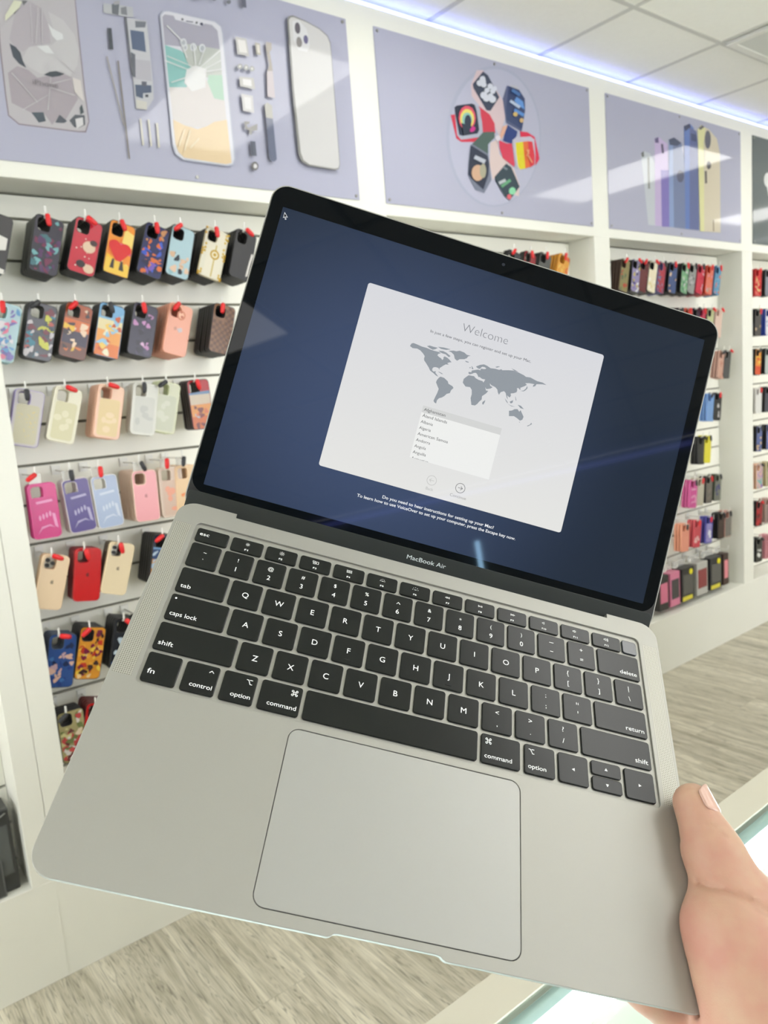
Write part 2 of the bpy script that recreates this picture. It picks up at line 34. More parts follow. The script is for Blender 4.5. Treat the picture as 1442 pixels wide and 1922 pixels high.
POST2=[((182,186,207),[(2.613,2.537),(2.606,2.494),(2.592,2.451),(2.572,2.409),(2.545,2.369),(2.513,2.334),(2.476,2.303),(2.437,2.277),(2.395,2.257),(2.352,2.244),(2.31,2.237),(2.269,2.237),(2.229,2.243),(2.193,2.256),(2.161,2.274),(2.134,2.297),(2.111,2.325),(2.094,2.356),(2.083,2.391),(2.077,2.428),(2.078,2.466),(2.085,2.505),(2.097,2.544),(2.115,2.582),(2.137,2.619),(2.165,2.652),(2.197,2.683),(2.233,2.709),(2.271,2.731),(2.311,2.747),(2.353,2.758),(2.394,2.763),(2.435,2.761),(2.474,2.752),(2.51,2.737),(2.542,2.716),(2.569,2.689),(2.59,2.657),(2.605,2.62),(2.612,2.58)]),((193,194,216),[(2.603,2.533),(2.596,2.491),(2.583,2.45),(2.563,2.41),(2.538,2.372),(2.508,2.338),(2.473,2.308),(2.436,2.283),(2.396,2.264),(2.355,2.252),(2.315,2.245),(2.276,2.245),(2.239,2.251),(2.204,2.263),(2.174,2.28),(2.147,2.303),(2.126,2.329),(2.11,2.36),(2.099,2.393),(2.094,2.429),(2.094,2.466),(2.1,2.503),(2.112,2.541),(2.129,2.577),(2.151,2.612),(2.178,2.645),(2.208,2.674),(2.242,2.699),(2.278,2.72),(2.317,2.736),(2.356,2.746),(2.396,2.75),(2.434,2.748),(2.471,2.739),(2.505,2.725),(2.535,2.704),(2.561,2.678),(2.581,2.647),(2.595,2.612),(2.602,2.574)]),((222,200,206),[(2.258,2.724),(2.293,2.73),(2.384,2.65),(2.418,2.607),(2.364,2.504),(2.315,2.574),(2.264,2.599),(2.224,2.627),(2.223,2.666)]),((226,206,204),[(2.311,2.474),(2.353,2.491),(2.358,2.438),(2.438,2.393),(2.467,2.334),(2.459,2.29),(2.435,2.294),(2.402,2.41),(2.313,2.337),(2.3,2.395)]),((74,82,102),[(2.232,2.671),(2.292,2.726),(2.318,2.717),(2.375,2.648),(2.321,2.59),(2.299,2.589),(2.235,2.657)]),((214,72,92),[(2.258,2.598),(2.315,2.577),(2.34,2.548),(2.342,2.513),(2.273,2.498),(2.271,2.544)]),((214,70,92),[(2.107,2.544),(2.129,2.549),(2.151,2.47),(2.255,2.487),(2.231,2.466),(2.154,2.456),(2.129,2.465)]),((182,186,204),[(2.132,2.575),(2.23,2.602),(2.264,2.59),(2.27,2.509),(2.255,2.487),(2.154,2.464),(2.134,2.477),(2.13,2.547)]),((56,62,80),[(2.129,2.573),(2.14,2.581),(2.221,2.601),(2.236,2.599),(2.245,2.578),(2.253,2.513),(2.243,2.498),(2.164,2.479),(2.145,2.48),(2.131,2.55)]),((196,196,206),[(2.396,2.651),(2.41,2.683),(2.444,2.704),(2.482,2.704),(2.517,2.665),(2.523,2.623),(2.498,2.54),(2.45,2.546),(2.406,2.57)]),((96,104,140),[(2.393,2.645),(2.42,2.697),(2.434,2.699),(2.414,2.619),(2.41,2.57),(2.498,2.55),(2.493,2.538),(2.405,2.558)]),((66,80,120),[(2.43,2.698),(2.49,2.694),(2.522,2.666),(2.521,2.623),(2.498,2.55),(2.479,2.55),(2.41,2.57),(2.409,2.612)]),((56,74,134),[(2.413,2.553),(2.469,2.536),(2.462,2.517),(2.442,2.5),(2.431,2.485),(2.381,2.489),(2.392,2.517)]),((232,182,160),[(2.385,2.543),(2.413,2.553),(2.392,2.517),(2.372,2.493),(2.364,2.504)]),((88,108,104),[(2.274,2.507),(2.337,2.517),(2.335,2.495),(2.297,2.466),(2.294,2.43),(2.209,2.455)]),((128,134,154),[(2.2,2.451),(2.213,2.455),(2.294,2.43),(2.3,2.395),(2.304,2.336),(2.26,2.284),(2.212,2.291),(2.177,2.341),(2.183,2.382)]),((60,66,84),[(2.2,2.448),(2.212,2.448),(2.289,2.424),(2.296,2.395),(2.288,2.352),(2.256,2.296),(2.198,2.328),(2.178,2.344)]),((222,74,100),[(2.358,2.489),(2.403,2.482),(2.432,2.486),(2.435,2.465),(2.442,2.411),(2.439,2.399),(2.375,2.425),(2.36,2.459)]),((226,60,90),[(2.483,2.538),(2.527,2.541),(2.57,2.529),(2.59,2.466),(2.594,2.447),(2.567,2.419),(2.566,2.482),(2.55,2.52),(2.486,2.518)]),((202,198,216),[(2.435,2.499),(2.457,2.512),(2.545,2.527),(2.567,2.519),(2.57,2.457),(2.562,2.419),(2.467,2.389),(2.449,2.403),(2.439,2.457)]),((232,220,60),[(2.453,2.492),(2.499,2.501),(2.504,2.4),(2.472,2.393),(2.461,2.404),(2.455,2.449)]),((236,120,72),[(2.497,2.501),(2.529,2.507),(2.531,2.409),(2.504,2.4)]),((228,70,84),[(2.527,2.507),(2.554,2.508),(2.565,2.456),(2.56,2.421),(2.531,2.407)]),((62,78,90),[(2.324,2.35),(2.392,2.406),(2.42,2.397),(2.464,2.327),(2.4,2.268),(2.373,2.282),(2.325,2.335)]),((150,224,180),[(2.44,2.308),(2.437,2.302),(2.431,2.296),(2.423,2.293),(2.414,2.292),(2.406,2.294),(2.401,2.298),(2.4,2.304),(2.402,2.311),(2.408,2.316),(2.416,2.32),(2.425,2.321),(2.433,2.319),(2.438,2.314)]),((228,108,120),[(2.413,2.284),(2.411,2.28),(2.407,2.276),(2.402,2.273),(2.396,2.273),(2.391,2.274),(2.387,2.278),(2.386,2.282),(2.388,2.286),(2.392,2.29),(2.397,2.292),(2.403,2.293),(2.408,2.291),(2.412,2.288)]),((110,170,130),[(2.362,2.313),(2.416,2.343),(2.407,2.351),(2.353,2.321)]),((190,196,202),[(2.348,2.323),(2.386,2.339),(2.38,2.349),(2.341,2.333)]),((130,140,150),[(2.37,2.388),(2.392,2.381),(2.399,2.388),(2.376,2.395)]),((230,224,236),[(2.366,2.497),(2.364,2.492),(2.36,2.488),(2.354,2.485),(2.347,2.484),(2.342,2.486),(2.338,2.489),(2.337,2.493),(2.339,2.498),(2.343,2.502),(2.349,2.505),(2.356,2.506),(2.361,2.505),(2.365,2.502)]),((222,226,240),[(2.299,2.7),(2.297,2.695),(2.293,2.69),(2.286,2.687),(2.279,2.686),(2.273,2.687),(2.269,2.69),(2.268,2.694),(2.27,2.699),(2.274,2.703),(2.281,2.706),(2.288,2.708),(2.294,2.707),(2.298,2.704)]),((222,226,240),[(2.284,2.682),(2.281,2.677),(2.276,2.673),(2.27,2.669),(2.262,2.668),(2.256,2.669),(2.251,2.672),(2.25,2.677),(2.252,2.682),(2.257,2.686),(2.264,2.69),(2.271,2.691),(2.278,2.69),(2.282,2.687)]),((222,226,240),[(2.304,2.68),(2.302,2.675),(2.298,2.671),(2.291,2.668),(2.284,2.667),(2.278,2.668),(2.274,2.67),(2.272,2.675),(2.274,2.68),(2.279,2.684),(2.286,2.687),(2.293,2.688),(2.299,2.687),(2.303,2.684)]),((222,226,240),[(2.319,2.662),(2.317,2.658),(2.313,2.654),(2.307,2.651),(2.301,2.65),(2.295,2.651),(2.291,2.654),(2.29,2.658),(2.292,2.662),(2.296,2.666),(2.302,2.669),(2.308,2.67),(2.314,2.669),(2.318,2.666)]),((222,226,240),[(2.339,2.68),(2.337,2.676),(2.333,2.671),(2.326,2.668),(2.319,2.667),(2.313,2.668),(2.31,2.671),(2.308,2.675),(2.31,2.68),(2.315,2.684),(2.321,2.687),(2.328,2.688),(2.334,2.687),(2.338,2.684)]),((222,226,240),[(2.351,2.665),(2.349,2.66),(2.345,2.656),(2.338,2.653),(2.332,2.652),(2.326,2.653),(2.322,2.656),(2.32,2.66),(2.322,2.664),(2.327,2.668),(2.333,2.671),(2.34,2.673),(2.346,2.672),(2.35,2.669)]),((222,226,240),[(2.305,2.643),(2.302,2.637),(2.297,2.631),(2.288,2.628),(2.28,2.626),(2.272,2.627),(2.267,2.631),(2.266,2.636),(2.268,2.642),(2.274,2.648),(2.282,2.651),(2.291,2.653),(2.298,2.652),(2.303,2.648)]),((222,226,240),[(2.315,2.633),(2.313,2.627),(2.308,2.622),(2.301,2.619),(2.293,2.618),(2.286,2.619),(2.281,2.622),(2.28,2.627),(2.282,2.632),(2.287,2.637),(2.295,2.641),(2.303,2.642),(2.309,2.641),(2.314,2.638)]),((222,226,240),[(2.351,2.635),(2.349,2.629),(2.343,2.624),(2.334,2.62),(2.326,2.619),(2.318,2.62),(2.313,2.624),(2.311,2.629),(2.314,2.635),(2.32,2.64),(2.328,2.644),(2.337,2.646),(2.344,2.644),(2.35,2.641)]),((222,226,240),[(2.336,2.645),(2.334,2.64),(2.33,2.636),(2.323,2.633),(2.317,2.632),(2.311,2.633),(2.307,2.636),(2.305,2.64),(2.307,2.644),(2.312,2.649),(2.318,2.651),(2.325,2.653),(2.331,2.652),(2.335,2.649)]),((222,226,240),[(2.3,2.691),(2.298,2.686),(2.294,2.682),(2.287,2.679),(2.281,2.678),(2.275,2.679),(2.271,2.682),(2.27,2.686),(2.272,2.69),(2.276,2.695),(2.282,2.697),(2.289,2.699),(2.295,2.698),(2.299,2.695)]),((222,226,240),[(2.359,2.675),(2.358,2.671),(2.354,2.667),(2.348,2.664),(2.342,2.663),(2.336,2.664),(2.333,2.667),(2.332,2.67),(2.334,2.674),(2.338,2.678),(2.343,2.681),(2.349,2.682),(2.355,2.681),(2.358,2.678)]),((232,96,120),[(2.233,2.551),(2.227,2.531),(2.213,2.514),(2.194,2.503),(2.174,2.5),(2.157,2.506),(2.146,2.519),(2.143,2.537),(2.149,2.557),(2.162,2.574),(2.181,2.585),(2.201,2.588),(2.219,2.582),(2.23,2.569)]),((238,226,120),[(2.224,2.546),(2.219,2.531),(2.208,2.517),(2.192,2.508),(2.176,2.506),(2.162,2.511),(2.153,2.521),(2.151,2.536),(2.156,2.551),(2.167,2.565),(2.182,2.574),(2.198,2.576),(2.212,2.572),(2.222,2.561)]),((150,200,190),[(2.214,2.542),(2.21,2.531),(2.202,2.521),(2.191,2.514),(2.179,2.512),(2.169,2.516),(2.162,2.524),(2.16,2.534),(2.164,2.546),(2.172,2.556),(2.183,2.562),(2.195,2.564),(2.205,2.561),(2.212,2.553)]),((58,66,84),[(2.209,2.533),(2.206,2.521),(2.2,2.511),(2.192,2.505),(2.184,2.504),(2.177,2.508),(2.173,2.516),(2.172,2.528),(2.175,2.539),(2.181,2.549),(2.189,2.555),(2.197,2.556),(2.203,2.552),(2.208,2.544)]),((58,66,84),[(2.155,2.522),(2.21,2.518),(2.203,2.492),(2.164,2.484)]),((214,60,150),[(2.226,2.517),(2.228,2.515),(2.227,2.51),(2.224,2.506),(2.218,2.501),(2.211,2.498),(2.205,2.497),(2.2,2.497),(2.198,2.5),(2.199,2.504),(2.203,2.509),(2.209,2.514),(2.215,2.517),(2.221,2.518)]),((110,160,230),[(2.469,2.663),(2.506,2.651),(2.513,2.622),(2.485,2.63),(2.453,2.646)]),((190,204,232),[(2.425,2.637),(2.48,2.621),(2.49,2.632),(2.435,2.647)]),((100,150,220),[(2.446,2.606),(2.502,2.594),(2.512,2.606),(2.456,2.618)]),((222,190,120),[(2.47,2.599),(2.468,2.595),(2.465,2.591),(2.459,2.589),(2.453,2.588),(2.448,2.589),(2.444,2.591),(2.443,2.595),(2.445,2.599),(2.449,2.602),(2.454,2.605),(2.46,2.605),(2.466,2.605),(2.469,2.602)]),((212,180,130),[(2.503,2.581),(2.501,2.577),(2.498,2.573),(2.493,2.571),(2.488,2.57),(2.483,2.571),(2.48,2.574),(2.479,2.577),(2.481,2.581),(2.484,2.585),(2.489,2.587),(2.494,2.588),(2.499,2.587),(2.502,2.584)]),((80,120,180),[(2.437,2.677),(2.483,2.666),(2.494,2.678),(2.448,2.689)]),((214,176,150),[(2.26,2.357),(2.255,2.343),(2.245,2.332),(2.231,2.325),(2.216,2.323),(2.203,2.328),(2.195,2.337),(2.193,2.35),(2.197,2.363),(2.207,2.374),(2.221,2.381),(2.236,2.383),(2.249,2.379),(2.257,2.369)]),((176,172,150),[(2.273,2.366),(2.27,2.354),(2.265,2.344),(2.257,2.338),(2.249,2.337),(2.243,2.342),(2.238,2.35),(2.238,2.362),(2.24,2.374),(2.246,2.383),(2.254,2.389),(2.262,2.39),(2.268,2.386),(2.272,2.377)]),((196,200,214),[(2.208,2.402),(2.264,2.39),(2.275,2.405),(2.219,2.416)]),((245,170,130),[(2.511,2.47),(2.522,2.456),(2.529,2.459),(2.518,2.474)]),((245,170,130),[(2.516,2.449),(2.539,2.424),(2.546,2.427),(2.523,2.453)]),((245,170,130),[(2.523,2.474),(2.509,2.447),(2.516,2.447),(2.53,2.473)])]
POST3=[((206,212,220),[(3.317,2.557),(3.339,2.569),(3.389,2.566),(3.43,2.524),(3.427,2.243),(3.362,2.243)]),((120,122,122),[(3.317,2.557),(3.339,2.57),(3.342,2.546),(3.325,2.54)]),((150,152,146),[(3.368,2.545),(3.367,2.405),(3.383,2.407),(3.383,2.547)]),((206,188,228),[(3.431,2.636),(3.466,2.647),(3.54,2.626),(3.543,2.246),(3.418,2.242)]),((140,128,198),[(3.477,2.501),(3.563,2.51),(3.552,2.245),(3.475,2.242)]),((110,100,140),[(3.431,2.636),(3.462,2.647),(3.465,2.621),(3.434,2.618)]),((90,84,110),[(3.482,2.618),(3.489,2.577),(3.507,2.58),(3.5,2.622)]),((150,170,214),[(3.55,2.647),(3.596,2.663),(3.622,2.642),(3.589,2.246),(3.539,2.245)]),((128,140,176),[(3.586,2.656),(3.66,2.646),(3.693,2.544),(3.683,2.245),(3.58,2.245)]),((84,92,120),[(3.55,2.647),(3.596,2.663),(3.66,2.646),(3.622,2.627),(3.558,2.624)]),((100,104,130),[(3.677,2.493),(3.673,2.48),(3.664,2.469),(3.651,2.462),(3.636,2.461),(3.624,2.465),(3.616,2.474),(3.613,2.487),(3.617,2.5),(3.626,2.511),(3.639,2.518),(3.653,2.519),(3.665,2.515),(3.674,2.506)]),((112,136,200),[(3.686,2.727),(3.738,2.746),(3.776,2.73),(3.721,2.245),(3.683,2.245)]),((110,120,166),[(3.737,2.729),(3.799,2.718),(3.812,2.666),(3.81,2.246),(3.72,2.245)]),((76,82,110),[(3.686,2.727),(3.738,2.746),(3.747,2.73),(3.694,2.704)]),((88,96,132),[(3.746,2.701),(3.794,2.703),(3.798,2.669),(3.75,2.668)]),((224,214,192),[(3.874,2.748),(3.914,2.744),(3.994,2.709),(4.023,2.642),(4.02,2.248),(3.854,2.243)]),((232,230,176),[(3.809,2.729),(3.844,2.754),(3.884,2.745),(3.867,2.673),(3.858,2.243),(3.819,2.242)]),((110,108,112),[(3.819,2.736),(3.854,2.755),(3.874,2.748),(3.834,2.728)]),((112,112,126),[(3.934,2.697),(3.931,2.677),(3.922,2.66),(3.91,2.65),(3.896,2.648),(3.884,2.655),(3.877,2.67),(3.874,2.689),(3.878,2.709),(3.886,2.725),(3.899,2.736),(3.912,2.737),(3.924,2.73),(3.932,2.716)]),((100,98,104),[(3.933,2.573),(3.931,2.564),(3.924,2.556),(3.915,2.552),(3.905,2.55),(3.897,2.553),(3.891,2.56),(3.889,2.568),(3.891,2.577),(3.897,2.585),(3.906,2.59),(3.916,2.591),(3.925,2.588),(3.931,2.582)]),((110,104,104),[(3.87,2.538),(3.872,2.478),(3.892,2.481),(3.89,2.541)]),((150,136,120),[(3.943,2.306),(3.944,2.249),(3.955,2.25),(3.953,2.307)])]
POST4=[((226,228,228),[(4.582,2.568),(4.578,2.551),(4.566,2.536),(4.549,2.527),(4.531,2.525),(4.515,2.531),(4.503,2.543),(4.499,2.56),(4.503,2.577),(4.515,2.591),(4.531,2.601),(4.55,2.602),(4.566,2.597),(4.578,2.584)]),((236,236,236),[(4.528,2.538),(4.627,2.581),(4.677,2.438),(4.552,2.479)])]
IPH=[(0.649, 2.399), (0.69, 2.399)]
HOOKS={1: [0.507, 0.634, 0.736, 0.831, 0.933, 1.011, 1.121, 1.218], 2: [0.496, 0.585, 0.681, 0.771, 0.867, 0.974, 1.116], 3: [0.522, 0.622, 0.737, 0.838, 0.909, 0.999], 4: [0.513, 0.602, 0.68, 0.799, 0.879, 0.93], 5: [0.525, 0.613, 0.709, 0.839], 6: [0.513, 0.596, 0.694, 0.743], 7: [0.501, 0.583]}
R3={1: [3.187, 3.272, 3.346, 3.417, 3.495, 3.589, 3.696, 3.776, 3.852, 3.942, 4.028], 2: [3.64, 3.719, 3.79, 3.852, 3.936, 4.028], 3: [4.059, 4.116], 4: [3.932, 4.003], 5: [3.828, 3.893], 6: [3.737, 3.817, 3.898, 3.992], 7: [3.648, 3.773, 3.892, 4.027, 4.096], 8: [3.468, 3.587, 3.775, 3.94, 4.114, 4.21]}

# ---------------------------------------------------------------- helpers
def s2l(c):
    return tuple(((v/255.)/12.92 if v/255. <= .04045 else ((v/255.+.055)/1.055)**2.4) for v in c)
def mat(name, rgb, rough=.5, metal=0., spec=.5, noise=0., nscale=20., emit=None, estr=0., coat=0., lin=False, alpha=1., trans=0., sss=0.):
    M = bpy.data.materials.new(name); M.use_nodes = True
    nt = M.node_tree; b = nt.nodes['Principled BSDF']
    c = rgb if lin else s2l(rgb)
    b.inputs['Base Color'].default_value = (*c, 1); b.inputs['Roughness'].default_value = rough
    b.inputs['Metallic'].default_value = metal; b.inputs['Specular IOR Level'].default_value = spec
    b.inputs['Coat Weight'].default_value = coat; b.inputs['Coat Roughness'].default_value = .05
    b.inputs['Alpha'].default_value = alpha; b.inputs['Transmission Weight'].default_value = trans
    b.inputs['Subsurface Weight'].default_value = sss
    if sss: b.inputs['Subsurface Radius'].default_value = (.01, .004, .002); b.inputs['Subsurface Scale'].default_value = .6
    if noise:
        tc = nt.nodes.new('ShaderNodeTexCoord'); n = nt.nodes.new('ShaderNodeTexNoise'); n.inputs['Scale'].default_value = nscale
        n.inputs['Detail'].default_value = 6
        r = nt.nodes.new('ShaderNodeMix'); r.data_type = 'RGBA'
        r.inputs[6].default_value = (*[v*(1-noise) for v in c], 1); r.inputs[7].default_value = (*[min(1, v*(1+noise)) for v in c], 1)
        nt.links.new(tc.outputs['Object'], n.inputs['Vector']); nt.links.new(n.outputs['Fac'], r.inputs[0]); nt.links.new(r.outputs[2], b.inputs['Base Color'])
    if emit is not None:
        e = emit if lin else s2l(emit)
        b.inputs['Emission Color'].default_value = (*e, 1); b.inputs['Emission Strength'].default_value = estr
    return M
def attrmat(name, rough, spec=.5, coat=0., estr=0., gain=1.):
    M = bpy.data.materials.new(name); M.use_nodes = True
    nt = M.node_tree; b = nt.nodes['Principled BSDF']
    a = nt.nodes.new('ShaderNodeAttribute'); a.attribute_name = 'Col'
    if estr:
        b.inputs['Base Color'].default_value = (.004, .004, .004, 1); nt.links.new(a.outputs['Color'], b.inputs['Emission Color']); b.inputs['Emission Strength'].default_value = estr
    else:
        g = nt.nodes.new('ShaderNodeVectorMath'); g.operation = 'SCALE'; g.inputs[3].default_value = gain
        nt.links.new(a.outputs['Color'], g.inputs[0]); nt.links.new(g.outputs[0], b.inputs['Base Color'])
    b.inputs['Roughness'].default_value = rough; b.inputs['Specular IOR Level'].default_value = spec; b.inputs['Coat Weight'].default_value = coat
    b.inputs['Coat Roughness'].default_value = .06
    return M
def obj(name, bm, m, parent=None, smooth=False, kind=None, label=None, cat=None, group=None, mw=None, col=True):
    me = bm
    if isinstance(bm, bmesh.types.BMesh):
        me = bpy.data.meshes.new(name); bmesh.ops.recalc_face_normals(bm, faces=bm.faces) if bm.faces and smooth != 'keep' else None
        bm.to_mesh(me); bm.free()
    o = bpy.data.objects.new(name, me); COL.objects.link(o)
    if m is not None:
        for x in (m if isinstance(m, (list, tuple)) else [m]): me.materials.append(x)
    if smooth and smooth != 'keep':
        for p in me.polygons: p.use_smooth = True
    if parent is not None: o.parent = parent
    if mw is not None: o.matrix_world = mw
    if kind: o['kind'] = kind
    if label: o['label'] = label
    if cat: o['category'] = cat
    if group: o['group'] = group
    return o
def empty(name, loc=(0, 0, 0), label=None, cat=None, group=None, mw=None):
    o = bpy.data.objects.new(name, None); COL.objects.link(o); o.location = loc; o.empty_display_size = .02
    if mw is not None: o.matrix_world = mw
    if label: o['label'] = label
    if cat: o['category'] = cat
    if group: o['group'] = group
    return o
def box(bm, x0, x1, y0, y1, z0, z1, mi=0):
    v = [bm.verts.new(p) for p in ((x0,y0,z0),(x1,y0,z0),(x1,y1,z0),(x0,y1,z0),(x0,y0,z1),(x1,y0,z1),(x1,y1,z1),(x0,y1,z1))]
    for f in ((0,3,2,1),(4,5,6,7),(0,1,5,4),(1,2,6,5),(2,3,7,6),(3,0,4,7)):
        q = bm.faces.new([v[i] for i in f]); q.material_index = mi
def bx(*a, bevel=0):
    bm = bmesh.new(); box(bm, *a)
    if bevel: bmesh.ops.bevel(bm, geom=bm.edges[:], offset=bevel, segments=2, affect='EDGES', profile=.5)
    return bm
def rr(cx, cy, w, h, r, n=5):
    pts = []
    for sx, sy, a0 in ((1, 1, 0), (-1, 1, 90), (-1, -1, 180), (1, -1, 270)):
        for i in range(n+1):
            a = math.radians(a0+90*i/n)
            pts.append((cx+sx*(w/2-r)+r*math.cos(a), cy+sy*(h/2-r)+r*math.sin(a)))
    return pts
def loft(bm, rings, cap0=True, cap1=True, mi=0):
    vs_ = [[bm.verts.new(p) for p in R] for R in rings]
    n = len(vs_[0])
    for a, b in zip(vs_[:-1], vs_[1:]):
        for i in range(n):
            f = bm.faces.new((a[i], a[(i+1) % n], b[(i+1) % n], b[i])); f.material_index = mi
    if cap0: bm.faces.new(vs_[0][::-1]).material_index = mi
    if cap1: bm.faces.new(vs_[-1]).material_index = mi
def rsolid(bm, cx, cy, w, h, r, prof, k=1., n=5):
    loft(bm, [[(x*k, y*k, z*k) for x, y in rr(cx, cy, w-2*i, h-2*i, max(r-i, .05), n)] for i, z in prof])
def cyl(bm, a, b, r0, r1=None, n=12, caps=True):
    a = Vector(a); b = Vector(b); r1 = r0 if r1 is None else r1
    d = (b-a).normalized(); u = d.orthogonal().normalized(); v = d.cross(u)
    R = [[p+(u*math.cos(2*math.pi*i/n)+v*math.sin(2*math.pi*i/n))*r for i in range(n)] for p, r in ((a, r0), (b, r1))]
    loft(bm, R, caps, caps)
def tube(bm, pts, r, n=8):
    P = [Vector(p) for p in pts]; R = []
    for i, p in enumerate(P):
        d = (P[min(i+1, len(P)-1)]-P[max(i-1, 0)]).normalized()
        u = d.cross(Vector((1, 0, 0))) if abs(d.x) < .9 else d.cross(Vector((0, 0, 1)))
        u.normalize(); v = d.cross(u)
        R.append([p+(u*math.cos(2*math.pi*k/n)+v*math.sin(2*math.pi*k/n))*r for k in range(n)])
    loft(bm, R)
def curve_mesh(loops, extrude=0., bevel=0., z=0.):
    cu = bpy.data.curves.new('tmp', 'CURVE'); cu.dimensions = '2D'; cu.fill_mode = 'BOTH'; cu.extrude = extrude; cu.bevel_depth = bevel; cu.bevel_resolution = 1; cu.offset = -bevel
    for L in loops:
        s = cu.splines.new('POLY'); s.points.add(len(L)-1)
        for p, q in zip(s.points, L): p.co = (q[0], q[1], 0, 1)
        s.use_cyclic_u = True
    o = bpy.data.objects.new('tmp', cu); COL.objects.link(o)
    dg = bpy.context.evaluated_depsgraph_get(); dg.update()
    me = bpy.data.meshes.new_from_object(o.evaluated_get(dg)); bpy.data.objects.remove(o); bpy.data.curves.remove(cu)
    return me
_tc = {}
def text_mesh(s, off=0.):
    if (s, off) in _tc: return _tc[(s, off)]
    cu = bpy.data.curves.new('tmp', 'FONT'); cu.body = s; cu.size = 1.; cu.offset = off; cu.fill_mode = 'FRONT'; cu.resolution_u = 4
    o = bpy.data.objects.new('tmp', cu); COL.objects.link(o)
    dg = bpy.context.evaluated_depsgraph_get(); dg.update()
    me = bpy.data.meshes.new_from_object(o.evaluated_get(dg)); bpy.data.objects.remove(o); bpy.data.curves.remove(cu)
    xs = [v.co.x for v in me.vertices]; r = (me, min(xs), max(xs))
    _tc[(s, off)] = r; return r
def text(bm, s, x, y, cap, align='L', width=None, z=0., off=0., k=1e-3, clip=None):
    """flat lettering in the xy plane; (x, y) baseline in mm, cap height in mm"""
    me, x0, x1 = text_mesh(s, off)
    sy = cap/.729; sx = sy if width is None else width/(x1-x0)
    ox = x-x0*sx if align == 'L' else (x-x1*sx if align == 'R' else x-(x0+x1)/2*sx)
    b2 = bmesh.new(); b2.from_mesh(me)
    if clip is not None: bmesh.ops.bisect_plane(b2, geom=b2.verts[:]+b2.edges[:]+b2.faces[:], plane_co=(0, clip/sy, 0), plane_no=(0, -1, 0), clear_outer=True)
    vm = {}
    for v in b2.verts: vm[v] = bm.verts.new(((ox+v.co.x*sx)*k, (y+v.co.y*sy)*k, z*k))
    for f in b2.faces:
        try: bm.faces.new([vm[v] for v in f.verts])
        except ValueError: pass
    b2.free()
def stroke(bm, pts, w, z=0., k=1e-3, closed=False):
    P = [Vector((p[0], p[1])) for p in pts]; n = len(P)
    for i in range(n if closed else n-1):
        a = P[i]; b = P[(i+1) % n]
        if (b-a).length < 1e-6: continue
        d = (b-a).normalized(); t = Vector((-d.y, d.x))*w/2; a = a-d*w/2*.6; b = b+d*w/2*.6
        bm.faces.new([bm.verts.new((q.x*k, q.y*k, z*k)) for q in (a-t, b-t, b+t, a+t)])
def disc(bm, x, y, r, z=0., k=1e-3, n=16):
    bm.faces.new([bm.verts.new(((x+r*math.cos(2*math.pi*i/n))*k, (y+r*math.sin(2*math.pi*i/n))*k, z*k)) for i in range(n)])
def poly(bm, pts, z=0., k=1e-3):
    bm.faces.new([bm.verts.new((p[0]*k, p[1]*k, z*k)) for p in pts])
def circ(x, y, r, a0=0, a1=360, n=14, ry=None):
    ry = r if ry is None else ry
    return [(x+r*math.cos(math.radians(a0+(a1-a0)*i/n)), y+ry*math.sin(math.radians(a0+(a1-a0)*i/n))) for i in range(n+1)]
def art_mesh(name, layers, place, dz):
    """layers [(srgb, [(u, v)...])] painted one over the other in their own colours; place(u, v, depth) -> 3D"""
    bm = bmesh.new(); cl = bm.loops.layers.float_color.new('Col')
    for i, (c, pts) in enumerate(layers):
        if len(pts) < 3: continue
        try: f = bm.faces.new([bm.verts.new(place(p[0], p[1], dz*(i+1))) for p in pts])
        except ValueError: continue
        L = (*s2l(c), 1)
        for l in f.loops: l[cl] = L
    return bm

# ---------------------------------------------------------------- materials
WHITE = mat('white_laminate', (226, 226, 217), .42, noise=.015, nscale=3)
WHITE2 = mat('white_slatwall', (243, 242, 231), .4, noise=.02, nscale=4)
GROOVE = mat('slat_groove', (120, 118, 104), .6, noise=.1)
CEIL = mat('ceiling_tile', (242, 242, 234), .9, noise=.03, nscale=60)
TBAR = mat('ceiling_grid_metal', (204, 204, 196), .5, noise=.02)
BACKW = mat('painted_wall', (222, 221, 214), .8, noise=.02)
PRINT = attrmat('printed_ink', .05, spec=.33, gain=.78)
POSTERB = mat('poster_sheet', (168, 169, 188), .05, spec=.33, noise=.01, nscale=1)
POSTERD = mat('dark_poster_sheet', (96, 104, 106), .06, spec=.4, noise=.03, nscale=3)
PANELM = mat('light_diffuser', (.8, .8, .8), .5, emit=PANELC, estr=PANEL, lin=True)
LEDM = mat('blue_led', (.8, .8, .8), .5, emit=(.20, .25, 1.), estr=3.0, lin=True)
STEEL = mat('screw_metal', (150, 150, 146), .35, metal=.9)

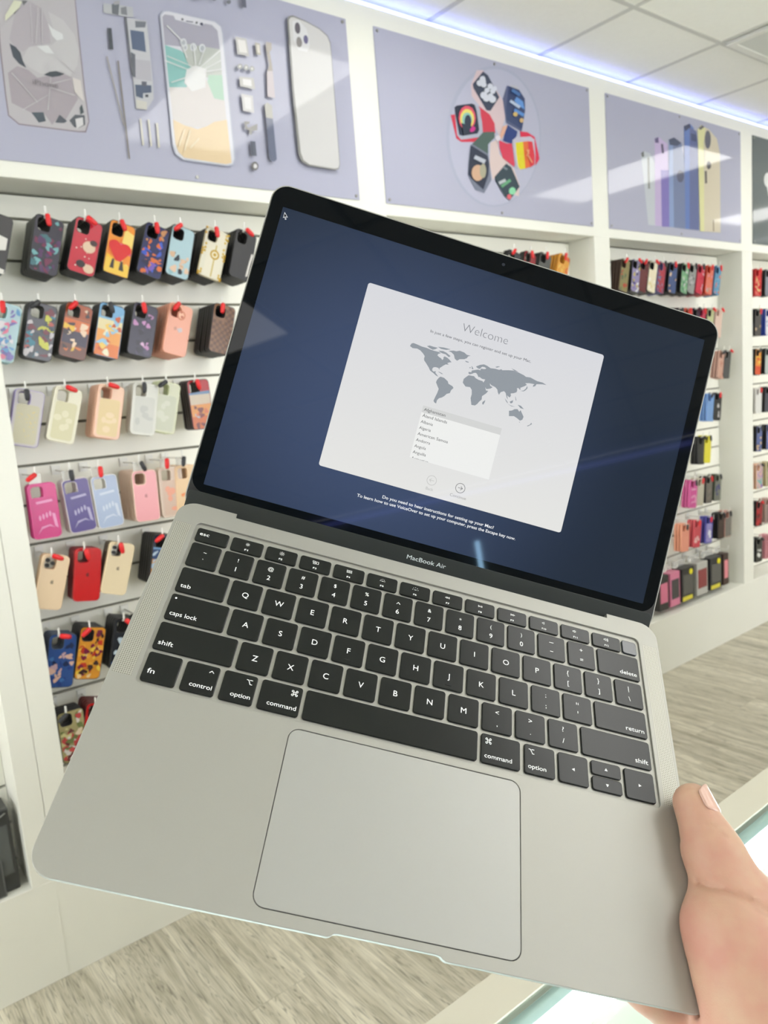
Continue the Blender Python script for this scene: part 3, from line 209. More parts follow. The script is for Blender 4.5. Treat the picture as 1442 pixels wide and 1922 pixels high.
def floor_material():
    M = bpy.data.materials.new('grey_wood_vinyl'); M.use_nodes = True; nt = M.node_tree; b = nt.nodes['Principled BSDF']
    tc = nt.nodes.new('ShaderNodeTexCoord')
    mp = nt.nodes.new('ShaderNodeMapping'); mp.inputs['Rotation'].default_value = (0, 0, math.pi/2); mp.inputs['Scale'].default_value = (1, 1, 1)
    nt.links.new(tc.outputs['Object'], mp.inputs['Vector'])
    br = nt.nodes.new('ShaderNodeTexBrick'); br.inputs['Scale'].default_value = 1.; br.inputs['Brick Width'].default_value = 1.22; br.inputs['Row Height'].default_value = .18
    br.inputs['Mortar Size'].default_value = .0012; br.inputs['Color1'].default_value = (.25, .25, .25, 1); br.inputs['Color2'].default_value = (.9, .9, .9, 1); br.inputs['Mortar'].default_value = (0, 0, 0, 1)
    br.offset = .37
    nt.links.new(mp.outputs[0], br.inputs['Vector'])
    # grain stretched along the plank, shifted per plank
    sc = nt.nodes.new('ShaderNodeMapping'); sc.inputs['Scale'].default_value = (1.6, 16, 1)
    nt.links.new(mp.outputs[0], sc.inputs['Vector'])
    ad = nt.nodes.new('ShaderNodeVectorMath'); ad.operation = 'MULTIPLY_ADD'; ad.inputs[1].default_value = (9, 9, 9)
    nt.links.new(br.outputs['Color'], ad.inputs[0]); nt.links.new(sc.outputs[0], ad.inputs[2])
    n1 = nt.nodes.new('ShaderNodeTexNoise'); n1.inputs['Scale'].default_value = 1.3; n1.inputs['Detail'].default_value = 8; n1.inputs['Distortion'].default_value = 1.6
    nt.links.new(ad.outputs[0], n1.inputs['Vector'])
    wv = nt.nodes.new('ShaderNodeTexNoise'); wv.inputs['Scale'].default_value = 3.5; wv.inputs['Detail'].default_value = 2; wv.inputs['Distortion'].default_value = .8
    sc2 = nt.nodes.new('ShaderNodeMapping'); sc2.inputs['Scale'].default_value = (.35, 1.3, 1)
    nt.links.new(ad.outputs[0], sc2.inputs['Vector']); nt.links.new(sc2.outputs[0], wv.inputs['Vector'])
    # ring lines out of the low noise
    ml = nt.nodes.new('ShaderNodeMath'); ml.operation = 'MULTIPLY'; ml.inputs[1].default_value = 80; nt.links.new(wv.outputs['Fac'], ml.inputs[0])
    sn = nt.nodes.new('ShaderNodeMath'); sn.operation = 'SINE'; nt.links.new(ml.outputs[0], sn.inputs[0])
    mr = nt.nodes.new('ShaderNodeMapRange'); mr.inputs[1].default_value = -1; mr.inputs[2].default_value = -.35; mr.inputs[3].default_value = .0; mr.inputs[4].default_value = 1.; nt.links.new(sn.outputs[0], mr.inputs[0])
    ramp = nt.nodes.new('ShaderNodeValToRGB'); nt.links.new(n1.outputs['Fac'], ramp.inputs[0])
    e = ramp.color_ramp.elements; e[0].position = .3; e[0].color = (*s2l((172, 165, 144)), 1); e[1].position = .68; e[1].color = (*s2l((224, 218, 198)), 1)
    mx = nt.nodes.new('ShaderNodeMix'); mx.data_type = 'RGBA'; mx.blend_type = 'MULTIPLY'; mx.inputs[0].default_value = .5
    nt.links.new(ramp.outputs[0], mx.inputs[6]); nt.links.new(mr.outputs[0], mx.inputs[7])
    m2 = nt.nodes.new('ShaderNodeMix'); m2.data_type = 'RGBA'; m2.blend_type = 'MULTIPLY'; m2.inputs[0].default_value = .22
    nt.links.new(mx.outputs[2], m2.inputs[6]); nt.links.new(br.outputs['Color'], m2.inputs[7]); nt.links.new(m2.outputs[2], b.inputs['Base Color'])
    b.inputs['Roughness'].default_value = .38
    return M

# ---------------------------------------------------------------- room shell
YF = 2.15; YB = 2.29; ZC = 2.87
X0, X1, Y0, Y1 = -3.2, 8.6, -4.95, 2.42
obj('floor', bx(X0, X1, Y0, Y1, -.05, 0), floor_material(), kind='structure')
obj('ceiling', bx(X0, X1, Y0, Y1, ZC+.004, ZC+.06), CEIL, kind='structure')
obj('wall_back', bx(X0, X1, 2.32, Y1, 0, ZC), BACKW, kind='structure')
WX0, WX1, WZ0, WZ1 = 1.3, 5.6, .35, 2.5  # unseen opening, added to let sky light reach the recessed slatwall
bm = bmesh.new(); box(bm, X0, WX0, Y0-.1, Y0, 0, ZC); box(bm, WX1, X1, Y0-.1, Y0, 0, ZC); box(bm, WX0, WX1, Y0-.1, Y0, 0, WZ0); box(bm, WX0, WX1, Y0-.1, Y0, WZ1, ZC)
obj('wall_front', bm, BACKW, kind='structure')
bm = bmesh.new()
for k in range(5):
    q = WX0+k*(WX1-WX0)/4; box(bm, q-.03, q+.03, Y0-.08, Y0-.02, WZ0, WZ1)
obj('added_window_2', bm, STEEL, kind='structure')  # bars of the opening added for frontal fill light
bm = bmesh.new()
for q in (.48, 1.22, 1.97): box(bm, X0-.08, X0-.02, q-.03, q+.03, .15, 2.5)
obj('added_window_3', bm, STEEL, kind='structure')  # bars of an unseen opening added to brighten aisle and plinth
bm = bmesh.new(); box(bm, X0-.1, X0, Y0, .45, 0, ZC); box(bm, X0-.1, X0, 2.0, Y1, 0, ZC); box(bm, X0-.1, X0, .45, 2.0, 0, .15); box(bm, X0-.1, X0, .45, 2.0, 2.5, ZC)  # left wall, with the opening added for fill light
obj('wall_left', bm, BACKW, kind='structure')
obj('wall_right', bx(X1, X1+.1, Y0, Y1, 0, ZC), BACKW, kind='structure')
bm = bmesh.new()
x = 2.68-.61*9
while x < X1:
    if x > X0+.02: box(bm, x-.010, x+.010, Y0, Y1-.1, ZC+.001, ZC+.005)
    x += .61
y = 1.745+.61
y = 1.745-.61*10
while y < Y1-.1:
    if y > Y0+.02: box(bm, X0, X1, y-.010, y+.010, ZC+.0008, ZC+.0048)
    y += .61
obj('trim_1', bm, TBAR, kind='structure')
# ceiling light panels, including the unseen one added for the aisle
FR = mat('light_frame', (224, 224, 216), .4, noise=.02)
for i, (px, py) in enumerate(PANELS):
    r = empty('ceiling_light', (px, py, ZC), 'flat square-edged ceiling light panel, some mirrored in glossy posters, one added to brighten the aisle', 'ceiling light', 'ceiling light panels')
    bm = bmesh.new()
    for a in ((-.305, .305, -.61, -.59), (-.305, .305, .59, .61), (-.305, -.285, -.59, .59), (.285, .305, -.59, .59)): box(bm, *a, -.02, .0)
    obj('frame', bm, FR, r); obj('diffuser', bx(-.285, .285, -.59, .59, -.012, -.002), PANELM, r)
# perforated air vent in the ceiling
r = empty('ceiling_vent', (3.595, 1.44, ZC), 'square perforated air vent set in the white ceiling grid', 'air vent')
bm = bmesh.new()
for a in ((-.29, .29, -.29, -.26), (-.29, .29, .26, .29), (-.29, -.26, -.26, .26), (.26, .29, -.26, .26)): box(bm, *a, -.012, .0)
obj('frame', bm, FR, r)
VM = mat('vent_face', (206, 208, 202), .5, noise=.12, nscale=120); obj('perforated_face', bx(-.26, .26, -.26, .26, -.008, -.001), VM, r)

# ---------------------------------------------------------------- fitted display wall
n_trim = [1]
def trim(*a, bevel=.0015):
    n_trim[0] += 1; return obj('trim_%d' % n_trim[0], bx(*a, bevel=bevel), WHITE, kind='structure')
XL, XR = -.93, 7.98
trim(XL, XR, YF, 2.318, 2.167, 2.835)                  # header box that carries the posters
trim(XL, XR, YF, 2.318, 0, .298)                       # plinth
trim(.343, .4035, YF, 2.318, .298, 2.167); trim(.4045, .469, YF, 2.318, .298, 2.167)
PIL = [(1.66, 1.772), (2.948, 3.06), (4.256, 4.370), (5.56, 5.672), (6.86, 6.972)]
for a, b in PIL: trim(a, b, YF, 2.318, .298, 2.167)
trim(-.95, -.84, YF-.001, 2.318, .2, 2.3)
trim(.3995, .4015, YF-.0008, YF, 0.0, .298, bevel=0)
BAYS = [(-.839, .343), (.469, 1.66), (1.772, 2.948), (3.06, 4.256), (4.370, 5.56), (5.672, 6.86)]
BAYN = ['far left bay behind the wide pillar', 'left bay beside the wide pillar', 'second bay hidden mostly by the laptop lid', 'third bay right of the laptop', 'last visible bay at the right edge', 'bay beyond the right edge']
for (a, b), nm in zip(BAYS, BAYN):
    bm = bmesh.new(); box(bm, a+.001, b-.001, 2.302, 2.317, .3, 2.165, 1)
    z = 2.10+.2215/2-.11075
    zs = [2.165]
    zz = 2.10
    while zz > .3: zs.append(zz); zz -= .11075
    zs.append(.3)
    for t, u in zip(zs[:-1], zs[1:]):
        if t-u > .01: box(bm, a+.001, b-.001, YB, 2.303, u+.004, t-.004)
    obj('slatwall_panel', bm, [WHITE2, GROOVE], label='white slatted wall panel of the '+nm, cat='slatwall')
# blue LED strip along the top of the fitting, one on the opposite wall
led = obj('led_strip', bx(XL, XR, YF+.004, YF+.03, 2.8355, 2.8475), LEDM, label='glowing blue light strip along the top of the white display wall', cat='led strip')
obj('led_strip', bx(X0+.1, X1-.1, Y0+.001, Y0+.03, 2.80, 2.83), LEDM, label='glowing blue light strip on the wall opposite, mirrored in the laptop screen', cat='led strip')
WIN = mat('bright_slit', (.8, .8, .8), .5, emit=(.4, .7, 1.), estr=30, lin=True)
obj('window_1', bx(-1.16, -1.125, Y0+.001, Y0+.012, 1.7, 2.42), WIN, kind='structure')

# ---------------------------------------------------------------- posters
def poster(x0, x1, z0, z1, m, layers, label, name='wall_poster'):
    r = empty(name, (x0, YF, z0), label, 'poster')
    obj('sheet', bx(0, x1-x0, -.004, -.0005, 0, z1-z0), m, r)
    if layers:
        bm = art_mesh('art', layers, lambda u, v, d: (u-x0, -.0042-d, v-z0), .00012)
        obj('printed_picture', bm, PRINT, r, smooth='keep')
    for sx in (.014, (x1-x0)/2, x1-x0-.014):
        for sz in (.012, z1-z0-.012):
            b = bmesh.new(); cyl(b, (sx, -.0068, sz), (sx, -.004, sz), .005, n=12); obj('screw', b, STEEL, r)
    return r
p1 = poster(.475, 1.657, 2.207, 2.772, POSTERB, [(c, [(max(q[0], .478), min(q[1], 2.770)) for q in p]) for c, p in POST1], 'glossy white poster of a shattered phone, tools and phone parts, at the left')
bm = bmesh.new(); text(bm, 'iPhone', 0, 0, 12, width=62); 
o = obj('lettering', bm, mat('grey_ink', (128, 122, 130), .2), p1); o.location = (IPH[0][0]-.475-.01, -.0085, IPH[0][1]-2.207); o.rotation_euler = (math.pi/2, 0, 0)
poster(1.773, 2.940, 2.207, 2.776, POSTERB, POST2, 'glossy pale poster with a ring of six colourful smartwatches')
poster(3.058, 4.241, 2.207, 2.776, POSTERB, POST3, 'glossy pale poster with a row of upright pastel phones')
poster(4.372, 5.555, 2.212, 2.778, POSTERD, POST4, 'dark grey poster cut off at the right edge of the photo')
# ---------------------------------------------------------------- merchandise on hooks
PEGM = mat('white_peg', (236, 236, 230), .4, noise=.02)
TAGR = mat('red_tag', (214, 30, 34), .38, noise=.03)
TAGK = mat('black_tag', (40, 42, 46), .4, noise=.05)
PEN = attrmat('case_print', .24, spec=.4, gain=.8)
LOGO = mat('logo_grey', (150, 138, 120), .3)
LENSB = mat('lens_black', (26, 24, 24), .2); GOLD = mat('gold_stud', (214, 176, 70), .3, metal=.8); CLEARP = mat('clear_plastic_hanger', (226, 226, 222), .2, alpha=.45)
_mc = {}
def edge(rgb, clear=False):
    k = ('e', rgb, clear)
    if k not in _mc: _mc[k] = mat('case_shell', rgb, .38, noise=.04, nscale=60, alpha=.72 if clear else 1.)
    return _mc[k]
CW, CH_ = 73., 149.
HOLE = rr(13-13, -16, 30, 32, 8, 3)
def shell_mesh(hole=True, w=CW, h=CH_):
    k = ('s', hole, w, h)
    if k not in _mc:
        L = [rr(13, -66, w, h, 12, 4)]
        if hole: L.append(HOLE[::-1])
        me = curve_mesh(L, extrude=4.2, bevel=1.0)
        for v in me.vertices: v.co = (v.co.x*1e-3, (5.2-v.co.z)*1e-3, v.co.y*1e-3)
        _mc[k] = me
    return _mc[k]
def ell(rnd, pal, n, big=.72):
    L = []; n = int(n*1.7)
    for i in range(n):
        rx = rnd.uniform(4, 14)*big; ry = rnd.uniform(4, 18)*big; x = rnd.uniform(-30, 30); y = rnd.uniform(-68, 66); a = rnd.uniform(0, 3)
        if x-max(rx, ry) < 4 and y+max(rx, ry) > 30: continue
        P = []; ph = rnd.uniform(0, 6); m_ = rnd.choice([7, 9, 12])
        for k in range(m_):
            t = 2*math.pi*k/m_; r = 1+.22*math.sin(3*t+ph); p = (x+rx*r*math.cos(t)*math.cos(a)-ry*r*math.sin(t)*math.sin(a), y+rx*r*math.cos(t)*math.sin(a)+ry*r*math.sin(t)*math.cos(a))
            P.append((max(-34.5, min(34.5, p[0])), max(-72.5, min(70, p[1]))))
        L.append((rnd.choice(pal), P))
    return L
def E_(c, x, y, rx, ry=None, n=16): return (c, circ(x, y, rx, 0, 360, n, ry)[:-1])
def logo(c=(128, 116, 100)): return [(c, [(-4, 2), (-2.5, 5), (0, 4.2), (2.5, 5), (4, 3.4), (3, 1.5), (3.4, -1), (4.4, -2.6), (2.6, -5.6), (0, -4.8), (-2.4, -5.6), (-4.4, -2)]), (c, [(-.2, 5.4), (2, 8), (2.2, 6.2)])]
def art(kind, rnd):
    K = kind[0]
    if K == 'blobs': return ell(rnd, kind[1], kind[2] if len(kind) > 2 else 22)
    if K == 'plain': return []
    if K == 'logo': return logo(kind[1] if len(kind) > 1 else (150, 136, 116))
    if K == 'checks':
        L = []
        for i in range(-3, 4):
            for j in range(-7, 8):
                if (i+j) % 2 and not (i < 1 and j > 2): L.append((kind[1], [(i*9.6-4.8, j*9.6-4.8), (i*9.6+4.8, j*9.6-4.8), (i*9.6+4.8, j*9.6+4.8), (i*9.6-4.8, j*9.6+4.8)]))
        return L
    if K == 'heart':
        L = ell(rnd, [(240, 120, 30), (250, 190, 40), (230, 90, 120), (250, 220, 120)], 16)
        L += [((244, 200, 70), [(-34, -72), (34, -72), (34, -40), (-34, -30)]), ((250, 220, 120), [(4, 20), (34, 10), (34, 50), (8, 60)])]
        L += [E_((222, 30, 26), -14, 6, 17, 15), E_((222, 30, 26), 16, 4, 17, 15), ((222, 30, 26), [(-30, 0), (32, -2), (8, -34), (-6, -34)])]
        return L+[((50, 40, 30), [(-16, -32), (-10, -32), (-8, -58), (-20, -58)]), ((50, 40, 30), [(8, -32), (14, -32), (20, -58), (6, -58)])]
    if K == 'dots':
        L = [E_((250, 240, 232), rnd.uniform(-30, 30), rnd.uniform(-68, 26), rnd.uniform(1, 2.2), None, 8) for _ in range(16)]
        return L+[E_((226, 196, 168), 10, 2, 17, 16), E_((60, 20, 24), 20, 16, 10, 8), E_((226, 196, 168), 18, -56, 14, 12), E_((40, 22, 24), -4, -48, 12, 10)]
    if K == 'layers':    # horizontal colour fields with blobs over them
        L = []; n = len(kind[1]); y = -72.
        for i, c in enumerate(kind[1]):
            y2 = -72+144*(i+1)/n if i < n-1 else 30 if n < 3 else 72
            y2 = min(y2, 30) if i == n-1 else y2
            L.append((c, [(-34, y), (34, y+rnd.uniform(-4, 4) if i else y), (34, y2), (-34, y2)])); y = y2
        return L+ell(rnd, kind[2], kind[3])
    if K == 'ringed':
        return [E_((206, 120, 84), 3, 44, 13, 14), E_((246, 190, 160), 3, 44, 9, 10), E_((190, 96, 70), 2, 52, 3, 3), E_((190, 96, 70), 6, 40, 4, 4)]+[((206, 196, 200), [(-4, 2), (10, 8), (14, -2), (4, -8)]), ((206, 150, 130), [(-14, 4), (-6, 8), (-4, -2), (-12, -4)])]
    if K == 'framed':    # clear case: tinted back inside a paler rim
        c = kind[1]; d = kind[2]
        return [(c, rr(0, -16, 58, 104, 8, 3))] + ([E_(d, rnd.uniform(-24, 24), rnd.uniform(-60, 20), 1.3, None, 7) for _ in range(26)] if len(kind) > 3 else [E_(d, rnd.uniform(-18, 18), rnd.uniform(-50, 14), rnd.uniform(6, 13), rnd.uniform(5, 12), 14) for _ in range(5)])
    if K == 'gloss':     # wrapped case, logo and card swirl
        return [(kind[1], rr(0, -16, 64, 108, 8, 3)), (kind[2], [(-20, 26), (22, 30), (24, 24), (-18, 20)]), (kind[2], [(18, -8), (26, -10), (30, -50), (22, -44)]), (kind[2], [(-24, -62), (-12, -48), (8, -42), (22, -48), (10, -38), (-12, -42)])]+[E_(kind[2], -14+9*i, -18+3*i, 3, 8, 8) for i in range(4)]
    if K == 'bw': return [((230, 228, 222), [(-30, -30), (30, -10), (30, 20), (0, 24)]), ((230, 228, 222), [(-34, -72), (34, -72), (34, -60), (-34, -56)])]
    if K == 'curve': return [((232, 228, 222), [(20, -60), (27, -58), (30, -20), (34, 8), (34, 14), (28, 14), (24, -18)])]
    if K == 'studs':
        L = [((232, 226, 206), [(-22, -70), (28, -70), (28, 66), (4, 70), (4, 30), (-22, 28)]), ((206, 186, 120), [(2, -70), (7, -70), (7, 28), (2, 28)])]
        return L+[E_((196, 158, 60), 4, -2, 15, 15), E_((236, 226, 190), 4, -2, 10, 10), E_((196, 158, 60), 4, -2, 5, 5)]+[E_((214, 178, 70), sx*29, y, 3.4, 4.2, 8) for sx in (-1, 1) for y in (-66, -58, 0, 10, 22)]+[E_((214, 178, 70), 29, y, 3.4, 4.2, 8) for y in (44, 56, 66)]
    return []
def hook(x, z, y1, label, tip=True):
    bm = bmesh.new(); pts = [(0, YB-y1-.002, 0), (0, .012, 0), (0, .004, .003), (0, 0, .010), (0, -.002, .026)]
    tube(bm, pts, .0024, 8); box(bm, -.012, .012, YB-y1-.006, YB-y1-.0005, -.012, .014)
    return obj('peg_hook', bm, PEGM, label=label, cat='hook', group='white peg hooks on the slatted wall', smooth=False, mw=Matrix.Translation((x, y1, z)))
def tag(x, z, y, m, rnd, label, grp):
    key = ('tag', m.name)
    r = obj('security_tag', _mc[key] if key in _mc else None, None) if False else None
    if key not in _mc:
        bm = bmesh.new(); prof = [(0, .0035), (-.003, .0066), (-.016, .0070), (-.026, .0062), (-.031, .0040)]
        R = [[(rad*math.cos(2*math.pi*i/14), rad*.8*math.sin(2*math.pi*i/14), zz) for i in range(14)] for zz, rad in prof]
        loft(bm, R[::-1]); me = bpy.data.meshes.new('security_tag'); bmesh.ops.recalc_face_normals(bm, faces=bm.faces); bm.to_mesh(me); bm.free(); me.materials.append(m)
        for p in me.polygons: p.use_smooth = True
        _mc[key] = me
    a = rnd.choice([rnd.uniform(-.35, .35), rnd.uniform(-.3, .3), rnd.uniform(-1.2, -.7), rnd.uniform(.6, 1.1)])
    return obj('security_tag', _mc[key], None, label=label, cat='security tag', group=grp, mw=Matrix.Translation((x, y, z)) @ Matrix.Rotation(a, 4, 'Y'))
def stack(x, zg, n, ec, base, akind, desc, where, seed, tagc='r', tilt=None, pack=False, clear=False, back=None, extras=None, tagged=True, w=CW, h=CH_, pitch=.0165, yaw=None):
    """n cases on one hook; the front one shows its printed back"""
    rnd = random.Random(seed); z = zg-.022
    yf = 2.160+rnd.uniform(-.002, .004)
    hook(x, z+.0, yf-.010, 'white peg hook carrying the '+desc)
    th = .30 if tilt is None else tilt
    th += rnd.uniform(-.05, .05)
    yw = rnd.uniform(-.05, .05) if yaw is None else yaw
    zc = z-.0026 if not pack else z-.03
    for k in range(n):
        y = yf+.002+k*pitch
        if y > YB-.022: break
        dth = th+(rnd.uniform(-.012, .012) if k else 0)
        MW = Matrix.Translation((x, y, zc)) @ Matrix.Rotation(dth, 4, 'Y') @ Matrix.Rotation(yw, 4, 'Z')
        c = ec if (k == 0 or back is None) else back
        me = shell_mesh(True, w, h)
        key = ('sm', c, clear, w, h)
        if key not in _mc: _mc[key] = me.copy(); _mc[key].materials.clear(); _mc[key].materials.append(edge(c, clear))
        if k == 0:
            o = obj('phone_case', _mc[key], None, label='%s, foremost, %s' % (desc, where), cat='phone case', mw=MW)
            cm = curve_mesh([rr(13, -66, w-4, h-4, 10.5, 4), rr(0, -16, 33, 35, 9, 3)[::-1]])
            bm = bmesh.new(); b2 = bmesh.new(); b2.from_mesh(cm); cl = bm.loops.layers.float_color.new('Col'); vm = {}
            for v in b2.verts: vm[v] = bm.verts.new((v.co.x*1e-3, -.0002, v.co.y*1e-3))
            for f in b2.faces:
                q = bm.faces.new([vm[v] for v in f.verts])
                for l in q.loops: l[cl] = (*s2l(base), 1)
            b2.free()
            kx, kz = (w-4)/70., (h-4)/146.
            for i, (c_, pts) in enumerate(art(akind, rnd)):
                try: q = bm.faces.new([bm.verts.new(((13+p[0]*kx)*1e-3, -.0003-.00006*i, (-66+p[1]*kz)*1e-3)) for p in pts])
                except ValueError: continue
                for l in q.loops: l[cl] = (*s2l(c_), 1)
            me2 = bpy.data.meshes.new('back_print'); bm.to_mesh(me2); bm.free(); me2.materials.append(PEN)
            obj('back_print', me2, None, o)
            if extras == 'lenses':
                for a_, b_ in ((-7, -8), (-7, -22), (6, -15)):
                    bm = bmesh.new(); cyl(bm, (a_*1e-3, -.0015, b_*1e-3), (a_*1e-3, .005, b_*1e-3), .0056); obj('lens_ring', bm, LENSB, o)
            if extras == 'studs':
                for sx in (-22, 48):
                    for zz in (4, -12, -60, -68, -76, -132, -138):
                        if sx == -22 and zz > -20: zz -= 0
                        bm = bmesh.new(); bmesh.ops.create_icosphere(bm, subdivisions=1, radius=.0042, matrix=Matrix.Translation((sx*1e-3, 0, zz*1e-3))); obj('gold_stud', bm, GOLD, o)
            if pack:
                bm = bmesh.new(); box(bm, -.016, .016, .003, .0045, .0012, .034); obj('plastic_hanger', bm, CLEARP, o)
        else:
            obj('phone_case', _mc[key], None, label='case hung behind the '+desc, cat='phone case', group='cases behind the '+desc, mw=MW)
    if tagged:
        tag(x+rnd.uniform(-.002, .002), z+.006, yf-.018, TAGR if tagc == 'r' else TAGK, rnd, '%s tag on the %s' % ('red' if tagc == 'r' else 'black', desc), 'security tags on the peg hooks')
K = (24, 24, 26)
ZG = {i: 2.10-.2215*(i-1) for i in range(1, 9)}
W1 = {1: 'left bay, top row', 2: 'left bay, second row', 3: 'left bay, third row', 4: 'left bay, fourth row', 5: 'left bay, fifth row', 6: 'left bay, sixth row', 7: 'left bay, lowest visible row'}
B1 = [
 (1, 0, 3, K, (54, 52, 52), ('bw',), 'black and white patterned phone case', {}),
 (1, 1, 6, K, (44, 40, 56), ('blobs', [(150, 30, 84), (110, 30, 70), (60, 110, 120), (110, 170, 176), (30, 30, 40), (80, 40, 90)], 34), 'dark plum and teal phone case', {}),
 (1, 2, 5, K, (196, 22, 50), ('dots',), 'red phone case with small white dots', {}),
 (1, 3, 6, K, (244, 150, 40), ('heart',), 'orange phone case with a big red heart', {}),
 (1, 4, 7, K, (34, 40, 92), ('blobs', [(220, 110, 50), (60, 90, 200), (200, 140, 90), (30, 30, 70), (120, 90, 190)], 26), 'navy blue phone case splashed with orange', {}),
 (1, 5, 6, K, (176, 206, 216), ('blobs', [(214, 180, 150), (40, 46, 54), (150, 190, 200), (228, 196, 170)], 12), 'pale blue, beige and black phone case', {}),
 (1, 6, 6, (200, 190, 160), (226, 222, 204), ('studs',), 'white phone case with gold studs', dict(extras='studs', back=K)),
 (1, 7, 6, K, (52, 52, 54), ('curve',), 'black phone case with a white curved stripe', {}),
 (2, 0, 3, (170, 210, 214), (176, 206, 216), ('blobs', [(222, 120, 150), (90, 150, 200), (160, 210, 206), (120, 110, 180), (230, 226, 232)], 36), 'pale blue floral phone case', dict(tilt=.26)),
 (2, 1, 3, K, (92, 92, 100), ('blobs', [(60, 130, 150), (180, 90, 80), (200, 196, 200), (70, 80, 90), (200, 200, 80), (120, 60, 70)], 46), 'grey graffiti patterned phone case', dict(tilt=.26, tagc='k')),
 (2, 2, 4, K, (170, 84, 44), ('layers', [(110, 66, 50), (60, 50, 70), (214, 110, 50), (150, 90, 60)], [(236, 190, 60), (240, 210, 180), (60, 44, 44), (226, 120, 50)], 14), 'brown and orange phone case with a yellow patch', {}),
 (2, 3, 4, K, (120, 176, 220), ('layers', [(226, 120, 40), (236, 160, 70), (234, 220, 170), (140, 190, 224)], [(240, 232, 200), (200, 90, 40), (150, 196, 226), (240, 200, 90)], 18), 'sky blue, cream and orange phone case', dict(tagc='k')),
 (2, 4, 5, K, (52, 48, 68), ('blobs', [(70, 62, 92), (196, 140, 190), (222, 180, 214), (40, 36, 52)], 12), 'dark violet phone case with a pink patch', dict(tilt=.26)),
 (2, 5, 7, (230, 160, 132), (240, 172, 148), ('ringed',), 'peach pink phone case with a gold ring', dict(tilt=.26)),
 (2, 6, 8, K, (140, 102, 74), ('checks', (104, 72, 54)), 'brown checked phone case', {}),
 (3, 0, 2, (160, 150, 196), (196, 190, 190), ('framed', (196, 190, 160), (226, 200, 120), 1), 'lilac rimmed clear phone case', dict(tagc='k')),
 (3, 1, 2, (226, 222, 200), (226, 222, 196), ('framed', (208, 202, 160), (222, 216, 180)), 'cream rimmed clear phone case', {}),
 (3, 2, 5, (236, 188, 160), (238, 196, 166), ('framed', (222, 196, 140), (232, 206, 160)), 'peach rimmed gold clear phone case', dict(tilt=.28)),
 (3, 3, 3, (214, 214, 206), (214, 214, 204), ('framed', (200, 200, 192), (186, 186, 180)), 'milky clear phone case with a black tag', dict(tagc='k', tilt=.24)),
 (3, 4, 3, (210, 216, 176), (208, 210, 182), ('framed', (196, 198, 176), (206, 208, 190)), 'pale green rimmed clear phone case', dict(tagc='k')),
 (3, 5, 4, (40, 24, 26), (176, 40, 44), ('layers', [(206, 110, 60), (222, 150, 80), (206, 190, 170), (110, 140, 176)], [(210, 120, 80), (120, 60, 60), (180, 190, 200)], 8), 'rugged red and black phone case', dict(tilt=.0)),
 (4, 0, 2, (214, 60, 140), (214, 44, 130), ('gloss', (206, 40, 126), (232, 150, 196)), 'magenta phone case in clear wrap', dict(tilt=.0, pack=True)),
 (4, 1, 3, (214, 206, 206), (84, 66, 140), ('gloss', (78, 62, 136), (176, 168, 206)), 'deep purple phone case in clear wrap', dict(tilt=-.06, pack=True, tagc='k')),
 (4, 2, 2, (214, 212, 206), (170, 184, 214), ('gloss', (168, 184, 214), (206, 216, 232)), 'powder blue phone case in clear wrap', dict(tilt=.0, pack=True)),
 (4, 3, 8, (228, 200, 180), (240, 164, 170), ('logo', (190, 120, 126)), 'salmon pink phone case before many peach ones', dict(tilt=.02, pack=True, tagc='k')),
 (4, 4, 2, (222, 204, 188), (214, 190, 172), ('framed', (210, 180, 160), (236, 160, 130)), 'clear beige phone case with a peach arch', dict(tilt=.05, pack=True)),
 (4, 5, 4, (226, 190, 150), (232, 196, 150), ('blobs', [(232, 130, 60), (238, 206, 160)], 8), 'cream and orange phone case half behind the laptop', dict(tilt=.05, pack=True, tagc='k')),
 (5, 0, 2, (236, 206, 170), (240, 214, 180), ('logo',), 'champagne gold phone case with black lens rings', dict(extras='lenses', tilt=.3)),
 (5, 1, 4, (190, 22, 26), (206, 18, 24), ('logo', (120, 20, 24)), 'bright red phone case', dict(tilt=.2, back=(120, 20, 34))),
 (5, 2, 3, (232, 214, 176), (236, 218, 182), ('logo',), 'cream gold phone case with lens rings', dict(extras='lenses', tilt=.3, back=(90, 76, 60))),
 (5, 3, 6, K, (54, 62, 84), ('layers', [(222, 130, 40), (226, 160, 70), (60, 80, 120), (110, 150, 190)], [(30, 30, 40), (180, 200, 220), (222, 130, 40)], 14), 'dark blue and orange phone case', dict(tilt=.26)),
 (6, 0, 4, (44, 60, 84), (40, 76, 140), ('blobs', [(214, 176, 160), (30, 60, 130), (60, 110, 170), (190, 160, 170), (24, 40, 80)], 22), 'blue phone case with beige patches', dict(tilt=.2)),
 (6, 1, 5, K, (222, 150, 50), ('blobs', [(236, 196, 70), (196, 60, 40), (120, 30, 60), (240, 206, 150), (60, 36, 36), (236, 170, 60)], 40), 'orange and maroon crowded phone case', dict(tilt=.28)),
 (6, 2, 5, K, (30, 34, 44), ('blobs', [(60, 96, 150), (190, 206, 220), (24, 26, 34)], 14), 'black phone case with a blue glow', dict(tilt=.26)),
 (6, 3, 2, K, (26, 26, 30), ('plain',), 'plain black phone case by the laptop', dict(tilt=.05, tagged=False)),
 (7, 0, 4, K, (176, 166, 120), ('blobs', [(226, 206, 176), (110, 60, 60), (200, 80, 80), (214, 206, 150), (120, 130, 80), (232, 226, 220)], 50), 'beige collage phone case', dict(tagc='k', tilt=.0)),
 (7, 1, 5, (90, 24, 22), (196, 22, 26), ('blobs', [(150, 16, 20), (214, 40, 40), (60, 16, 20)], 12), 'red and black phone case beside the laptop edge', dict(tilt=.28)),
]
